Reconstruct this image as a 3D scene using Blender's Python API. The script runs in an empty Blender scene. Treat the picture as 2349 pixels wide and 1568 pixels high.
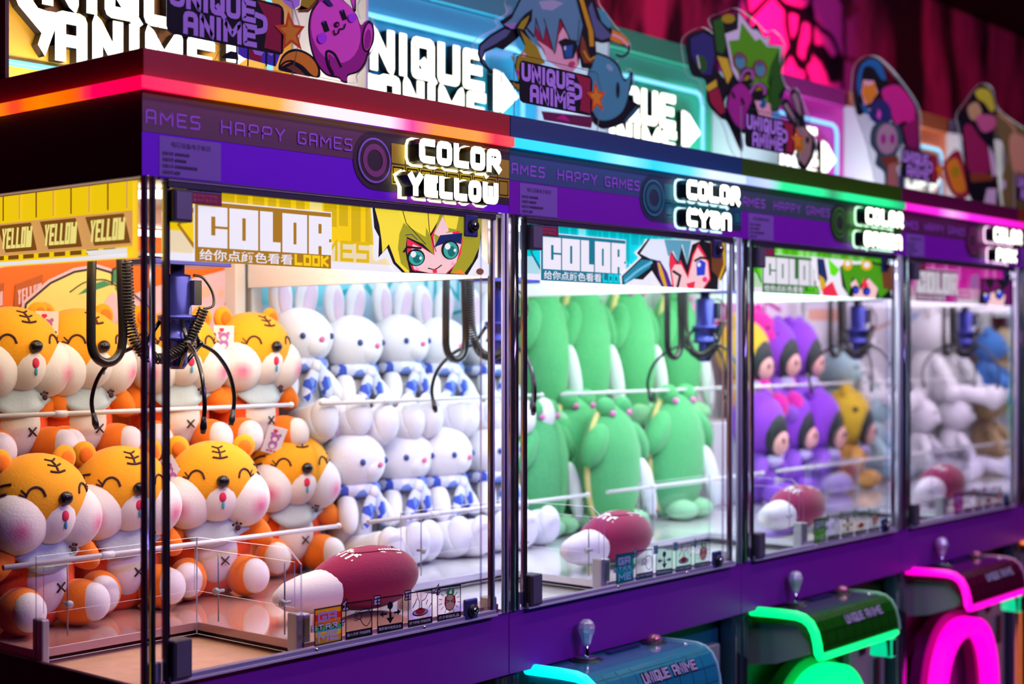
import bpy, bmesh, math, random
from mathutils import Vector, Matrix
from mathutils.geometry import tessellate_polygon

# ---------------------------------------------------------------- camera, world, lights, exposure
S = bpy.context.scene
COL = S.collection
R = math.radians
FPX, CX, HY = 3366.0, 1174.5, 796.0          # focal length in pixels, image centre, horizon row
TH = math.atan2(2882.5, 3366.0)
DV = Vector((math.cos(TH), math.sin(TH), 0))  # view direction (level)
RV = Vector((math.sin(TH), -math.cos(TH), 0)) # image right
CAM = -(DV * 2.213 + RV * -0.5585) + Vector((0, 0, 1.5))
W, T = 0.85, 0.84                             # machine width and depth

cam = bpy.data.cameras.new('camera')
cam_o = bpy.data.objects.new('camera', cam)
COL.objects.link(cam_o)
cam_o.matrix_world = Matrix(((RV.x, 0, -DV.x, CAM.x), (RV.y, 0, -DV.y, CAM.y), (0, 1, 0, CAM.z), (0, 0, 0, 1)))
cam.sensor_width = 36
cam.lens = FPX / 2349 * 36
cam.shift_y = 12 / 2349
cam.clip_start = .05
cam.dof.use_dof = True
cam.dof.focus_distance = 2.62
cam.dof.aperture_fstop = 2.6
S.camera = cam_o

wd = bpy.data.worlds.new('room_dark')
S.world = wd
wd.use_nodes = True
wd.node_tree.nodes['Background'].inputs[0].default_value = (.10, .02, .16, 1)
wd.node_tree.nodes['Background'].inputs[1].default_value = .03

S.view_settings.view_transform = 'Standard'
S.view_settings.look = 'None'
S.view_settings.exposure = 0.0
S.view_settings.gamma = 1
S.cycles.transparent_max_bounces = 40
S.cycles.max_bounces = 5
S.cycles.diffuse_bounces = 2
S.cycles.glossy_bounces = 3
S.cycles.sample_clamp_indirect = 6.0
S.cycles.caustics_reflective = False
S.cycles.caustics_refractive = False


def lamp(name, kind, loc, target, col, power, size=(1, 1), spot=None, blend=.4):
    l = bpy.data.lights.new(name, kind)
    l.color = col
    l.energy = power
    if kind == 'AREA':
        l.shape = 'RECTANGLE'
        l.size, l.size_y = size
    else:
        l.shadow_soft_size = size[0]
    if spot:
        l.spot_size = spot
        l.spot_blend = blend
    o = bpy.data.objects.new(name, l)
    COL.objects.link(o)
    o.location = loc
    d = Vector(target) - Vector(loc)
    o.rotation_euler = d.to_track_quat('-Z', 'Y').to_euler()
    return o


# ceiling lamps of the arcade opposite the row, an added neutral fill, and the wall washers over the graffiti
lamp('violet_ceiling_lamp', 'AREA', (1.0, -3.0, 3.1), (.7, 0, 1.8), (.46, .30, 1), 60, (1.6, .3))
lamp('purple_ceiling_lamp', 'AREA', (3.9, -2.6, 3.1), (3.0, 0, 1.4), (.85, .40, 1), 17, (1.6, .3))
lamp('standee_fill_lamp', 'AREA', (2.2, -1.0, 3.1), (2.2, .2, 2.0), (1, .90, .80), 14, (4.6, .12))  # neutral fill added to bring out the standee and trim colours
lamp('graffiti_wash_lamp', 'SPOT', (3.5, .45, 3.15), (4.05, 1.25, 2.72), (1, .03, .17), 150, (.05, .05), R(34), .5)
lamp('graffiti_wash_lamp', 'SPOT', (2.1, .45, 3.15), (2.75, 1.25, 2.75), (1, .03, .12), 22, (.05, .05), R(62), .8)
lamp('graffiti_wash_lamp', 'SPOT', (5.0, .35, 3.15), (5.5, 1.25, 2.6), (1, .03, .10), 4, (.05, .05), R(80), .8)
lamp('orange_pillar_lamp', 'SPOT', (6.6, .3, 3.1), (7.4, .9, 2.4), (1, .2, .03), 30, (.05, .05), R(70), .6)


# ---------------------------------------------------------------- geometry helpers
def unproj(u, v, Y):
    d = DV + RV * ((u - CX) / FPX) + Vector((0, 0, (HY - v) / FPX))
    return CAM + d * ((Y - CAM.y) / d.y)


def ux(u, v, Y):
    p = unproj(u, v, Y)
    return p.x, p.z


def cat(pts, closed=True, n=6):
    """Catmull-Rom through points"""
    P = [Vector(p) for p in pts]
    out = []
    m = len(P)
    rng = range(m) if closed else range(m - 1)
    for i in rng:
        if closed:
            a, b, c, d = P[(i - 1) % m], P[i], P[(i + 1) % m], P[(i + 2) % m]
        else:
            a, b, c, d = P[max(i - 1, 0)], P[i], P[i + 1], P[min(i + 2, m - 1)]
        for k in range(n):
            t = k / n
            out.append(.5 * ((2 * b) + (c - a) * t + (2 * a - 5 * b + 4 * c - d) * t * t + (3 * b - a - 3 * c + d) * t ** 3))
    if not closed:
        out.append(P[-1].copy())
    return out


def chamfer(pts, ch, closed=False):
    P = [Vector(p) for p in pts]
    out = []
    m = len(P)
    for i, p in enumerate(P):
        if not closed and i in (0, m - 1):
            out.append(p)
            continue
        a, b = P[(i - 1) % m], P[(i + 1) % m]
        la, lb = (a - p).length, (b - p).length
        if la < 1e-9 or lb < 1e-9:
            continue
        c1, c2 = min(ch, la * .48), min(ch, lb * .48)
        out.append(p + (a - p) * (c1 / la))
        out.append(p + (a - p) * (c1 / la) * .3 + (b - p) * (c2 / lb) * .3)
        out.append(p + (b - p) * (c2 / lb))
    return out


def ribbon(pts, w, closed=False, cap=True):
    """outline quads of a thick 2D polyline -> list of (l0, l1, r1, r0)"""
    P = [Vector((p[0], p[1])) for p in pts]
    q = [P[0]]
    for p in P[1:]:
        if (p - q[-1]).length > 1e-7:
            q.append(p)
    P = q
    m = len(P)
    if m < 2:
        return []
    if cap and not closed:
        d = (P[1] - P[0]).normalized()
        P[0] = P[0] - d * w / 2
        d = (P[-1] - P[-2]).normalized()
        P[-1] = P[-1] + d * w / 2
    L, Rr = [], []
    for i in range(m):
        if closed:
            a, b = P[(i - 1) % m], P[(i + 1) % m]
        else:
            a, b = P[max(i - 1, 0)], P[min(i + 1, m - 1)]
        d1 = (P[i] - a)
        d2 = (b - P[i])
        if d1.length < 1e-9:
            d1 = d2
        if d2.length < 1e-9:
            d2 = d1
        d1.normalize()
        d2.normalize()
        n1 = Vector((-d1.y, d1.x))
        n2 = Vector((-d2.y, d2.x))
        n = n1 + n2
        if n.length < 1e-4:
            n = n1
        n.normalize()
        k = min(1 / max(n.dot(n1), .35), 2.2)
        L.append(P[i] + n * (w / 2 * k))
        Rr.append(P[i] - n * (w / 2 * k))
    out = []
    for i in range(m if closed else m - 1):
        j = (i + 1) % m
        out.append((L[i], L[j], Rr[j], Rr[i]))
    return out


GL = {
    'A': [[(0, 0), (0, 1), (1, 1), (1, 0)], [(0, .4), (1, .4)]],
    'C': [[(1, 1), (0, 1), (0, 0), (1, 0)]],
    'D': [[(0, 0), (0, 1), (.8, 1), (1, .8), (1, .2), (.8, 0), (0, 0)]],
    'E': [[(1, 1), (0, 1), (0, 0), (1, 0)], [(0, .5), (.85, .5)]],
    'G': [[(1, 1), (0, 1), (0, 0), (1, 0), (1, .45), (.6, .45)]],
    'H': [[(0, 0), (0, 1)], [(1, 0), (1, 1)], [(0, .5), (1, .5)]],
    'I': [[(.5, 0), (.5, 1)]],
    'K': [[(0, 0), (0, 1)], [(1, 1), (.12, .5), (1, 0)]],
    'L': [[(0, 1), (0, 0), (1, 0)]],
    'M': [[(0, 0), (0, 1), (.5, .35), (1, 1), (1, 0)]],
    'N': [[(0, 0), (0, 1), (1, 0), (1, 1)]],
    'O': [[(0, 0), (0, 1), (1, 1), (1, 0), (0, 0)]],
    'P': [[(0, 0), (0, 1), (1, 1), (1, .42), (0, .42)]],
    'Q': [[(0, 0), (0, 1), (1, 1), (1, 0), (0, 0)], [(.55, .35), (1.1, -.14)]],
    'R': [[(0, 0), (0, 1), (1, 1), (1, .45), (0, .45)], [(.45, .45), (1, 0)]],
    'S': [[(1, 1), (0, 1), (0, .52), (1, .52), (1, 0), (0, 0)]],
    'T': [[(0, 1), (1, 1)], [(.5, 1), (.5, 0)]],
    'U': [[(0, 1), (0, 0), (1, 0), (1, 1)]],
    'V': [[(0, 1), (.5, 0), (1, 1)]],
    'W': [[(0, 1), (0, 0), (1, 0), (1, 1)], [(.5, 0), (.5, .75)]],
    'X': [[(0, 0), (1, 1)], [(0, 1), (1, 0)]],
    'Y': [[(0, 1), (.5, .45), (1, 1)], [(.5, .45), (.5, 0)]],
    'a': [[(0, 1), (1, 1), (1, 0), (0, 0), (0, .5), (1, .5)]],
    'n': [[(0, 0), (0, 1), (1, 1), (1, 0)]],
    '1': [[(.1, .75), (.5, 1), (.5, 0)], [(.1, 0), (.9, 0)]],
    '2': [[(0, 1), (1, 1), (1, .5), (0, .5), (0, 0), (1, 0)]],
    '3': [[(0, 1), (1, 1), (1, 0), (0, 0)], [(.2, .5), (1, .5)]],
    '4': [[(.7, 0), (.7, 1), (0, .35), (1, .35)]],
    '-': [[(0, .5), (1, .5)]],
}


def glyph(ch, x, y, w, h, t, slant=0.0, ch_r=0.0):
    """stroke polylines of one letter inside the box x..x+w, y..y+h, stroke t"""
    out = []
    for st in GL.get(ch, []):
        p = [Vector((x + t / 2 + a * (w - t), y + t / 2 + b * (h - t))) for a, b in st]
        closed = (p[0] - p[-1]).length < 1e-6
        if closed:
            p = p[:-1]
        if ch_r:
            p = chamfer(p, ch_r, closed)
        p = [Vector((q.x + (q.y - y) * slant, q.y)) for q in p]
        out.append((p, closed))
    return out


def text_quads(s, x, y, w, h, t, gap=.15, slant=0., ch_r=0., fit=None):
    """text as list per letter of strokes, each a list of ribbon quads; w is letter width; fit = total width"""
    wid = {'I': .42, 'M': 1.3, 'W': 1.25, ' ': .6, '1': .7}
    tot = sum(wid.get(c, 1) for c in s) + gap * (len(s) - 1)
    if fit:
        w = fit / tot
    res = []
    for c in s:
        cw = w * wid.get(c, 1)
        res.append([ribbon(pl, t, cl) for pl, cl in glyph(c, x, y, cw, h, t, slant, ch_r if c in 'COGRPDUQSanAW' else ch_r * .15)])
        x += cw + gap * w
    return res


_cjk = {}


def cjk_tris(s, bold=.012):
    if s not in _cjk:
        cu = bpy.data.curves.new('lettering', 'FONT')
        cu.body = s
        cu.offset = bold
        o = bpy.data.objects.new('lettering', cu)
        COL.objects.link(o)
        dg = bpy.context.evaluated_depsgraph_get()
        me = bpy.data.meshes.new_from_object(o.evaluated_get(dg))
        me.calc_loop_triangles()
        v = [(p.co.x, p.co.y) for p in me.vertices]
        tr = [tuple(t.vertices) for t in me.loop_triangles]
        bpy.data.objects.remove(o)
        bpy.data.curves.remove(cu)
        bpy.data.meshes.remove(me)
        xs = [a for a, b in v]
        ys = [b for a, b in v]
        _cjk[s] = (v, tr, min(xs), max(xs), min(ys), max(ys))
    return _cjk[s]


class MB:
    """collects shapes into ONE mesh object"""

    def __init__(self):
        self.bm = bmesh.new()
        self.mats = []

    def mi(self, m):
        if m not in self.mats:
            self.mats.append(m)
        return self.mats.index(m)

    def face(self, pts, m, smooth=False):
        vs = [self.bm.verts.new(p) for p in pts]
        f = self.bm.faces.new(vs)
        f.material_index = self.mi(m)
        f.smooth = smooth
        return f

    def box(self, a, b, m, bev=0, top=None, seg=1):
        (x0, y0, z0), (x1, y1, z1) = a, b
        v = [self.bm.verts.new(p) for p in ((x0, y0, z0), (x1, y0, z0), (x1, y1, z0), (x0, y1, z0),
                                            (x0, y0, z1), (x1, y0, z1), (x1, y1, z1), (x0, y1, z1))]
        fs = []
        for q in ((3, 2, 1, 0), (4, 5, 6, 7), (0, 1, 5, 4), (1, 2, 6, 5), (2, 3, 7, 6), (3, 0, 4, 7)):
            f = self.bm.faces.new([v[i] for i in q])
            f.material_index = self.mi(m)
            fs.append(f)
        if top:
            fs[1].material_index = self.mi(top)
        if bev:
            es = list({e for f in fs for e in f.edges})
            bmesh.ops.bevel(self.bm, geom=es, offset=bev, segments=seg, profile=.5, affect='EDGES', clamp_overlap=True)
        return fs

    def pane(self, a, b, m, edge, axis):
        """glass sheet: broad faces m, rim faces edge; axis 0/1/2 is the thin one"""
        fs = self.box(a, b, m)
        pair = {0: (3, 5), 1: (2, 4), 2: (0, 1)}[axis]
        for i, f in enumerate(fs):
            if i not in pair:
                f.material_index = self.mi(edge)

    def tube(self, pts, r, m, seg=8, closed=False, flat=None, smooth=True):
        P = [Vector(p) for p in pts]
        n = len(P)
        rs = r if isinstance(r, (list, tuple)) else [r] * n
        tan = []
        for i in range(n):
            a = P[(i - 1) % n] if closed else P[max(i - 1, 0)]
            b = P[(i + 1) % n] if closed else P[min(i + 1, n - 1)]
            tan.append((b - a).normalized())
        up = Vector((0, 0, 1)) if abs(tan[0].z) < .9 else Vector((1, 0, 0))
        nrm = tan[0].cross(up).normalized()
        rings = []
        for i in range(n):
            nrm = (nrm - tan[i] * nrm.dot(tan[i]))
            if nrm.length < 1e-6:
                nrm = tan[i].orthogonal()
            nrm.normalize()
            bn = tan[i].cross(nrm)
            fx, fy = flat or (1, 1)
            rings.append([self.bm.verts.new(P[i] + (nrm * math.cos(k * math.tau / seg) * fx + bn * math.sin(k * math.tau / seg) * fy) * rs[i]) for k in range(seg)])
        mi = self.mi(m)
        for i in range(n if closed else n - 1):
            a, b = rings[i], rings[(i + 1) % n]
            for k in range(seg):
                f = self.bm.faces.new((a[k], a[(k + 1) % seg], b[(k + 1) % seg], b[k]))
                f.material_index = mi
                f.smooth = smooth
        if not closed:
            for ring, rev in ((rings[0], True), (rings[-1], False)):
                f = self.bm.faces.new(ring[::-1] if rev else ring)
                f.material_index = mi

    def ell(self, c, r, m, rot=None, seg=20, rings=12, fn=None):
        """ellipsoid; fn(unit vector) -> (scale multiplier or None, material or None)"""
        c = Vector(c)
        r = (r, r, r) if not isinstance(r, (tuple, list)) else r
        M = rot.to_3x3() if rot else Matrix.Identity(3)
        rows = []
        units = []

        def mk(u):
            s = fn(u) if fn else 1.0
            return self.bm.verts.new(c + M @ Vector((u.x * r[0], u.y * r[1], u.z * r[2])) * s)
        for i in range(rings + 1):
            ph = math.pi * i / rings
            if i in (0, rings):
                rows.append([mk(Vector((0, 0, math.cos(ph))))])
            else:
                rows.append([mk(Vector((math.sin(ph) * math.cos(k * math.tau / seg), math.sin(ph) * math.sin(k * math.tau / seg), math.cos(ph)))) for k in range(seg)])
        mi = self.mi(m)
        for i in range(rings):
            a, b = rows[i], rows[i + 1]
            for k in range(seg):
                k2 = (k + 1) % seg
                if len(a) == 1:
                    vs = (a[0], b[k], b[k2])
                elif len(b) == 1:
                    vs = (a[k], b[0], a[k2])
                else:
                    vs = (a[k], b[k], b[k2], a[k2])
                f = self.bm.faces.new(vs)
                f.material_index = mi
                f.smooth = True

    def lathe(self, prof, o, m, seg=20, M=None, smooth=True):
        """profile of (radius, height) turned about local z at o, M orients it"""
        o = Vector(o)
        M = M.to_3x3() if M else Matrix.Identity(3)
        rows = []
        for r, z in prof:
            if r < 1e-6:
                rows.append([self.bm.verts.new(o + M @ Vector((0, 0, z)))])
            else:
                rows.append([self.bm.verts.new(o + M @ Vector((r * math.cos(k * math.tau / seg), r * math.sin(k * math.tau / seg), z))) for k in range(seg)])
        mi = self.mi(m)
        for a, b in zip(rows, rows[1:]):
            for k in range(seg):
                k2 = (k + 1) % seg
                if len(a) == 1 and len(b) == 1:
                    continue
                if len(a) == 1:
                    vs = (a[0], b[k2], b[k])
                elif len(b) == 1:
                    vs = (a[k], a[k2], b[0])
                else:
                    vs = (a[k], a[k2], b[k2], b[k])
                f = self.bm.faces.new(vs)
                f.material_index = mi
                f.smooth = smooth

    def prism(self, pts, vec, m, side=None):
        """closed planar outline extruded by vec"""
        P = [Vector(p) for p in pts]
        vec = Vector(vec)
        a = [self.bm.verts.new(p) for p in P]
        b = [self.bm.verts.new(p + vec) for p in P]
        mi, si = self.mi(m), self.mi(side or m)
        for tri in tessellate_polygon([P]):
            for vs, fl in ((a, 0), (b, 1)):
                q = [vs[i] for i in tri]
                try:
                    f = self.bm.faces.new(q[::-1] if fl else q)
                    f.material_index = mi
                except ValueError:
                    pass
        n = len(P)
        for i in range(n):
            f = self.bm.faces.new((a[i], a[(i + 1) % n], b[(i + 1) % n], b[i]))
            f.material_index = si

    def build(self, name, parent=None, loc=None, smooth_all=False):
        bmesh.ops.recalc_face_normals(self.bm, faces=self.bm.faces)
        me = bpy.data.meshes.new(name)
        self.bm.to_mesh(me)
        self.bm.free()
        for m in self.mats:
            me.materials.append(m)
        o = bpy.data.objects.new(name, me)
        COL.objects.link(o)
        if parent:
            o.parent = parent
        if loc:
            o.location = loc
        return o


class Art(MB):
    """printed drawing: each shape is laid a hair in front of the one before; fm(a, b, h) -> point"""

    def __init__(self, fm, step=.0003):
        super().__init__()
        self.fm = fm
        self.h = 0.
        self.step = step

    def fill(self, pts, m, smooth=False, hold=False):
        P = cat(pts) if smooth else [Vector(p) for p in pts]
        P = [Vector((p[0], p[1], 0)) for p in P]
        if not hold:
            self.h += self.step
        V = [self.bm.verts.new(self.fm(p.x, p.y, self.h)) for p in P]
        mi = self.mi(m)
        for t in tessellate_polygon([P]):
            try:
                self.bm.faces.new([V[i] for i in t]).material_index = mi
            except ValueError:
                pass
        return P

    def rect(self, x0, y0, x1, y1, m):
        self.fill([(x0, y0), (x1, y0), (x1, y1), (x0, y1)], m)

    def quads(self, Q, m):
        self.h += self.step
        mi = self.mi(m)
        for q in Q:
            V = [self.bm.verts.new(self.fm(p.x, p.y, self.h)) for p in q]
            self.bm.faces.new(V).material_index = mi

    def stroke(self, pts, w, m, closed=False, smooth=False):
        P = cat(pts, closed) if smooth else pts
        self.quads(ribbon(P, w, closed, cap=not closed), m)

    def oval(self, cx, cy, rx, ry, m, rot=0, n=24):
        c, s = math.cos(rot), math.sin(rot)
        self.fill([(cx + rx * math.cos(k * math.tau / n) * c - ry * math.sin(k * math.tau / n) * s,
                    cy + rx * math.cos(k * math.tau / n) * s + ry * math.sin(k * math.tau / n) * c) for k in range(n)], m)

    def text(self, s, x, y, w, h, t, m, **k):
        h0 = self.h
        for strokes in text_quads(s, x, y, w, h, t, **k):
            self.h = h0
            for q in strokes:
                self.quads(q, m)
                self.h -= self.step * .6
        self.h = h0 + self.step * 1.8

    def cjk(self, s, x0, y0, x1, y1, m, bold=.012, p=None):
        """characters stretched into the box; p maps (0..1, 0..1) to drawing coordinates"""
        v, tr, ax, bx, ay, by = cjk_tris(s, bold)
        self.h += self.step
        V = []
        for a, b in v:
            fa, fb = (a - ax) / (bx - ax), (b - ay) / (by - ay)
            q = p(fa, fb) if p else (x0 + fa * (x1 - x0), y0 + fb * (y1 - y0))
            V.append(self.bm.verts.new(self.fm(q[0], q[1], self.h)))
        mi = self.mi(m)
        for t in tr:
            try:
                self.bm.faces.new([V[i] for i in t]).material_index = mi
            except ValueError:
                pass


def plane_y(Y, x0=0.):
    """local x, z drawing on a sheet facing the front at depth Y"""
    return lambda a, b, h: Vector((a - x0, Y - h, b))


def px_y(Y, x0=0., ox=0., oy=0., sc=1.):
    """photo (or crop) pixels laid on the sheet at depth Y; x0 is the parent's x"""
    def f(a, b, h):
        p = unproj(ox + a / sc, oy + b / sc, Y)
        return Vector((p.x - x0, Y - h, p.z))
    return f


# ---------------------------------------------------------------- materials
MATS = {}


def mat(name, col=(.8, .8, .8), rough=.5, metal=0., emit=0., ecol=None, bump=0., bscale=200., coat=0., trans=0., sheen=0.,
        mottle=0., spec=.5):
    if name in MATS:
        return MATS[name]
    m = bpy.data.materials.new(name)
    m.use_nodes = True
    nt = m.node_tree
    b = nt.nodes['Principled BSDF']
    b.inputs['Base Color'].default_value = (*col, 1)
    b.inputs['Roughness'].default_value = rough
    b.inputs['Metallic'].default_value = metal
    b.inputs['Specular IOR Level'].default_value = spec
    if coat:
        b.inputs['Coat Weight'].default_value = coat
        b.inputs['Coat Roughness'].default_value = .08
    if sheen:
        b.inputs['Sheen Weight'].default_value = sheen
        b.inputs['Sheen Roughness'].default_value = .4
    if emit:
        b.inputs['Emission Color'].default_value = (*(ecol or col), 1)
        b.inputs['Emission Strength'].default_value = emit
    tc = nt.nodes.new('ShaderNodeTexCoord')
    nz = nt.nodes.new('ShaderNodeTexNoise')
    nz.inputs['Scale'].default_value = bscale
    nz.inputs['Detail'].default_value = 3
    nt.links.new(tc.outputs['Object'], nz.inputs['Vector'])
    if bump:
        bp = nt.nodes.new('ShaderNodeBump')
        bp.inputs['Strength'].default_value = bump
        bp.inputs['Distance'].default_value = .003
        nt.links.new(nz.outputs['Fac'], bp.inputs['Height'])
        nt.links.new(bp.outputs['Normal'], b.inputs['Normal'])
    if mottle:
        mx = nt.nodes.new('ShaderNodeMix')
        mx.data_type = 'RGBA'
        mx.inputs['A'].default_value = (*[c * (1 - mottle) for c in col], 1)
        mx.inputs['B'].default_value = (*[min(1, c * (1 + mottle)) for c in col], 1)
        nt.links.new(nz.outputs['Fac'], mx.inputs['Factor'])
        nt.links.new(mx.outputs['Result'], b.inputs['Base Color'])
    if trans:   # print on clear sheet: lets the lamp behind shine through
        tl = nt.nodes.new('ShaderNodeBsdfTranslucent')
        tl.inputs['Color'].default_value = (*col, 1)
        ms = nt.nodes.new('ShaderNodeMixShader')
        ms.inputs[0].default_value = trans
        nt.links.new(b.outputs[0], ms.inputs[1])
        nt.links.new(tl.outputs[0], ms.inputs[2])
        nt.links.new(ms.outputs[0], nt.nodes['Material Output'].inputs['Surface'])
    MATS[name] = m
    return m


def glow(name, col, strength):
    """lit lamp surface"""
    return mat(name, (.02, .02, .02), .4, emit=strength, ecol=col)


def clear(name, tint=(1, 1, 1), gloss=.06, rough=.02, edge=0., gcol=(1, 1, 1), fres=.12, frosted=False):
    """glass sheet: see-through with a fresnel reflection"""
    if name in MATS:
        return MATS[name]
    m = bpy.data.materials.new(name)
    m.use_nodes = True
    nt = m.node_tree
    nt.nodes.remove(nt.nodes['Principled BSDF'])
    tr = nt.nodes.new('ShaderNodeBsdfTransparent')
    tr.inputs[0].default_value = (*tint, 1)
    gl = nt.nodes.new('ShaderNodeBsdfDiffuse' if frosted else 'ShaderNodeBsdfGlossy')
    gl.inputs['Color'].default_value = (*gcol, 1)
    gl.inputs['Roughness'].default_value = rough
    lw = nt.nodes.new('ShaderNodeLayerWeight')
    lw.inputs[0].default_value = fres
    ma = nt.nodes.new('ShaderNodeMath')
    ma.operation = 'MULTIPLY_ADD'
    ma.use_clamp = True
    ma.inputs[1].default_value = gloss / .06 * .5
    ma.inputs[2].default_value = edge
    ms = nt.nodes.new('ShaderNodeMixShader')
    nt.links.new(lw.outputs['Fresnel'], ma.inputs[0])
    nt.links.new(ma.outputs[0], ms.inputs[0])
    nt.links.new(tr.outputs[0], ms.inputs[1])
    nt.links.new(gl.outputs[0], ms.inputs[2])
    nt.links.new(ms.outputs[0], nt.nodes['Material Output'].inputs['Surface'])
    MATS[name] = m
    return m


def attr_glow(name, strength):
    """LED strip: the colour of each LED comes from the mesh's colour attribute"""
    if name in MATS:
        return MATS[name]
    m = bpy.data.materials.new(name)
    m.use_nodes = True
    nt = m.node_tree
    b = nt.nodes['Principled BSDF']
    b.inputs['Base Color'].default_value = (.05, .05, .05, 1)
    a = nt.nodes.new('ShaderNodeVertexColor')
    a.layer_name = 'led'
    nt.links.new(a.outputs['Color'], b.inputs['Emission Color'])
    b.inputs['Emission Strength'].default_value = strength
    MATS[name] = m
    return m


# ---------------------------------------------------------------- scene bookkeeping
def thing(name, label, category, loc=(0, 0, 0), rot=(0, 0, 0), group=None):
    o = bpy.data.objects.new(name, None)
    COL.objects.link(o)
    o.empty_display_size = .05
    o.location = loc
    o.rotation_euler = rot
    return tag(o, label, category, group)


def tag(o, label, category, group=None, kind=None):
    o['label'] = label
    o['category'] = category
    if group:
        o['group'] = group
    if kind:
        o['kind'] = kind
    return o


def structure(o):
    o['kind'] = 'structure'
    return o


KIDS = {}


def kids(o):
    return [c for c in COL.objects if c.parent == o]


def dup(src, loc, rot, label, group=None, scale=None):
    """copy of a thing with copies of its parts and sub-parts (mesh data shared)"""
    if src.name not in KIDS:
        KIDS[src.name] = [(c, kids(c)) for c in kids(src)]
    r = src.copy()
    COL.objects.link(r)
    r.location = loc
    r.rotation_euler = rot
    r['label'] = label
    if group:
        r['group'] = group
    if scale:
        r.scale = (scale,) * 3 if not isinstance(scale, tuple) else scale
    for c, gs in KIDS[src.name]:
        d = c.copy()
        COL.objects.link(d)
        d.parent = r
        for g in gs:
            e = g.copy()
            COL.objects.link(e)
            e.parent = d
    return r

# ---------------------------------------------------------------- shared materials
M_white = mat('panel_violet_lit', (.25, .006, .82), .45, spec=.2)  # white panel with the violet room light mixed into its colour
M_white2 = mat('panel_purple_lit', (.25, .008, .48), .45, spec=.2)  # same panel with the dimmer, redder light farther along mixed in
M_side = mat('side_panel_dark', (.07, .012, .03), .5, spec=.2)
M_inner = mat('inner_white', (.88, .88, .9), .5)
M_dark = mat('black_plastic', (.012, .012, .016), .4)
M_steel = mat('brushed_steel', (.62, .62, .66), .28, 1.0, bump=.05, bscale=400)
M_chrome = mat('chrome', (.85, .85, .9), .08, 1.0)
M_grey = mat('grey_bracket', (.42, .42, .47), .4, .3)
M_charcoal = mat('charcoal_clamp', (.10, .09, .12), .45, .3)
M_black = mat('print_black', (.006, .005, .01), .5)
M_pwhite = mat('print_white', (.85, .85, .85), .45)
M_wood = mat('chute_plywood', (.85, .50, .34), .25, bump=.05, bscale=30, mottle=.15)
M_pane = clear('clear_glass')
M_edge = clear('glass_edge', (.55, .6, .8), .2, .12, .35, (.75, .78, 1))
M_acry = clear('clear_acrylic', (.97, .97, 1), .05)
M_acre = clear('acrylic_edge', (.8, .82, .95), .2, .1, .42, (.95, .92, 1), frosted=True)
M_postedge = clear('post_edge', (.86, .84, 1), .2, .12, .22, (.9, .9, 1))
M_gasket = mat('door_gasket', (.02, .018, .03), .35)
M_ledfloor = mat('playfield_gloss', (.80, .80, .82), .08, coat=.6)
M_letter = glow('lit_letter_face', (1, 1, .86), 3.2)
M_letside = mat('letter_side', (.01, .01, .015), .25)
M_neonw = glow('pale_blue_neon', (.20, .66, 1), 1.5)
M_rod = mat('white_rod', (.8, .8, .84), .3)
M_bluemet = mat('blue_anodised', (.03, .035, .26), .25, .6)
M_hose = mat('black_hose', (.012, .012, .014), .25)
M_prong = mat('prong_black', (.05, .05, .06), .2, .9)
M_tealmet = mat('teal_post', (.12, .22, .27), .25, .7)
M_pinktxt = mat('marquee_text', (.50, .12, .85), .5)


def tmat(name, col, trans=.5, rough=.45):
    # back-lit printed film: the lamp glow through it is put in as emission
    return mat(name, tuple(v * .35 for v in col), rough, emit=.85, ecol=col, spec=.2)


M_pw = tmat('film_white', (.92, .9, .95), .55)
M_pk = tmat('film_black', (.01, .01, .015), .1)
M_ppink = tmat('film_skin', (1, .62, .62), .5)
M_pred = tmat('film_red', (.9, .03, .08), .5)

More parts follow.
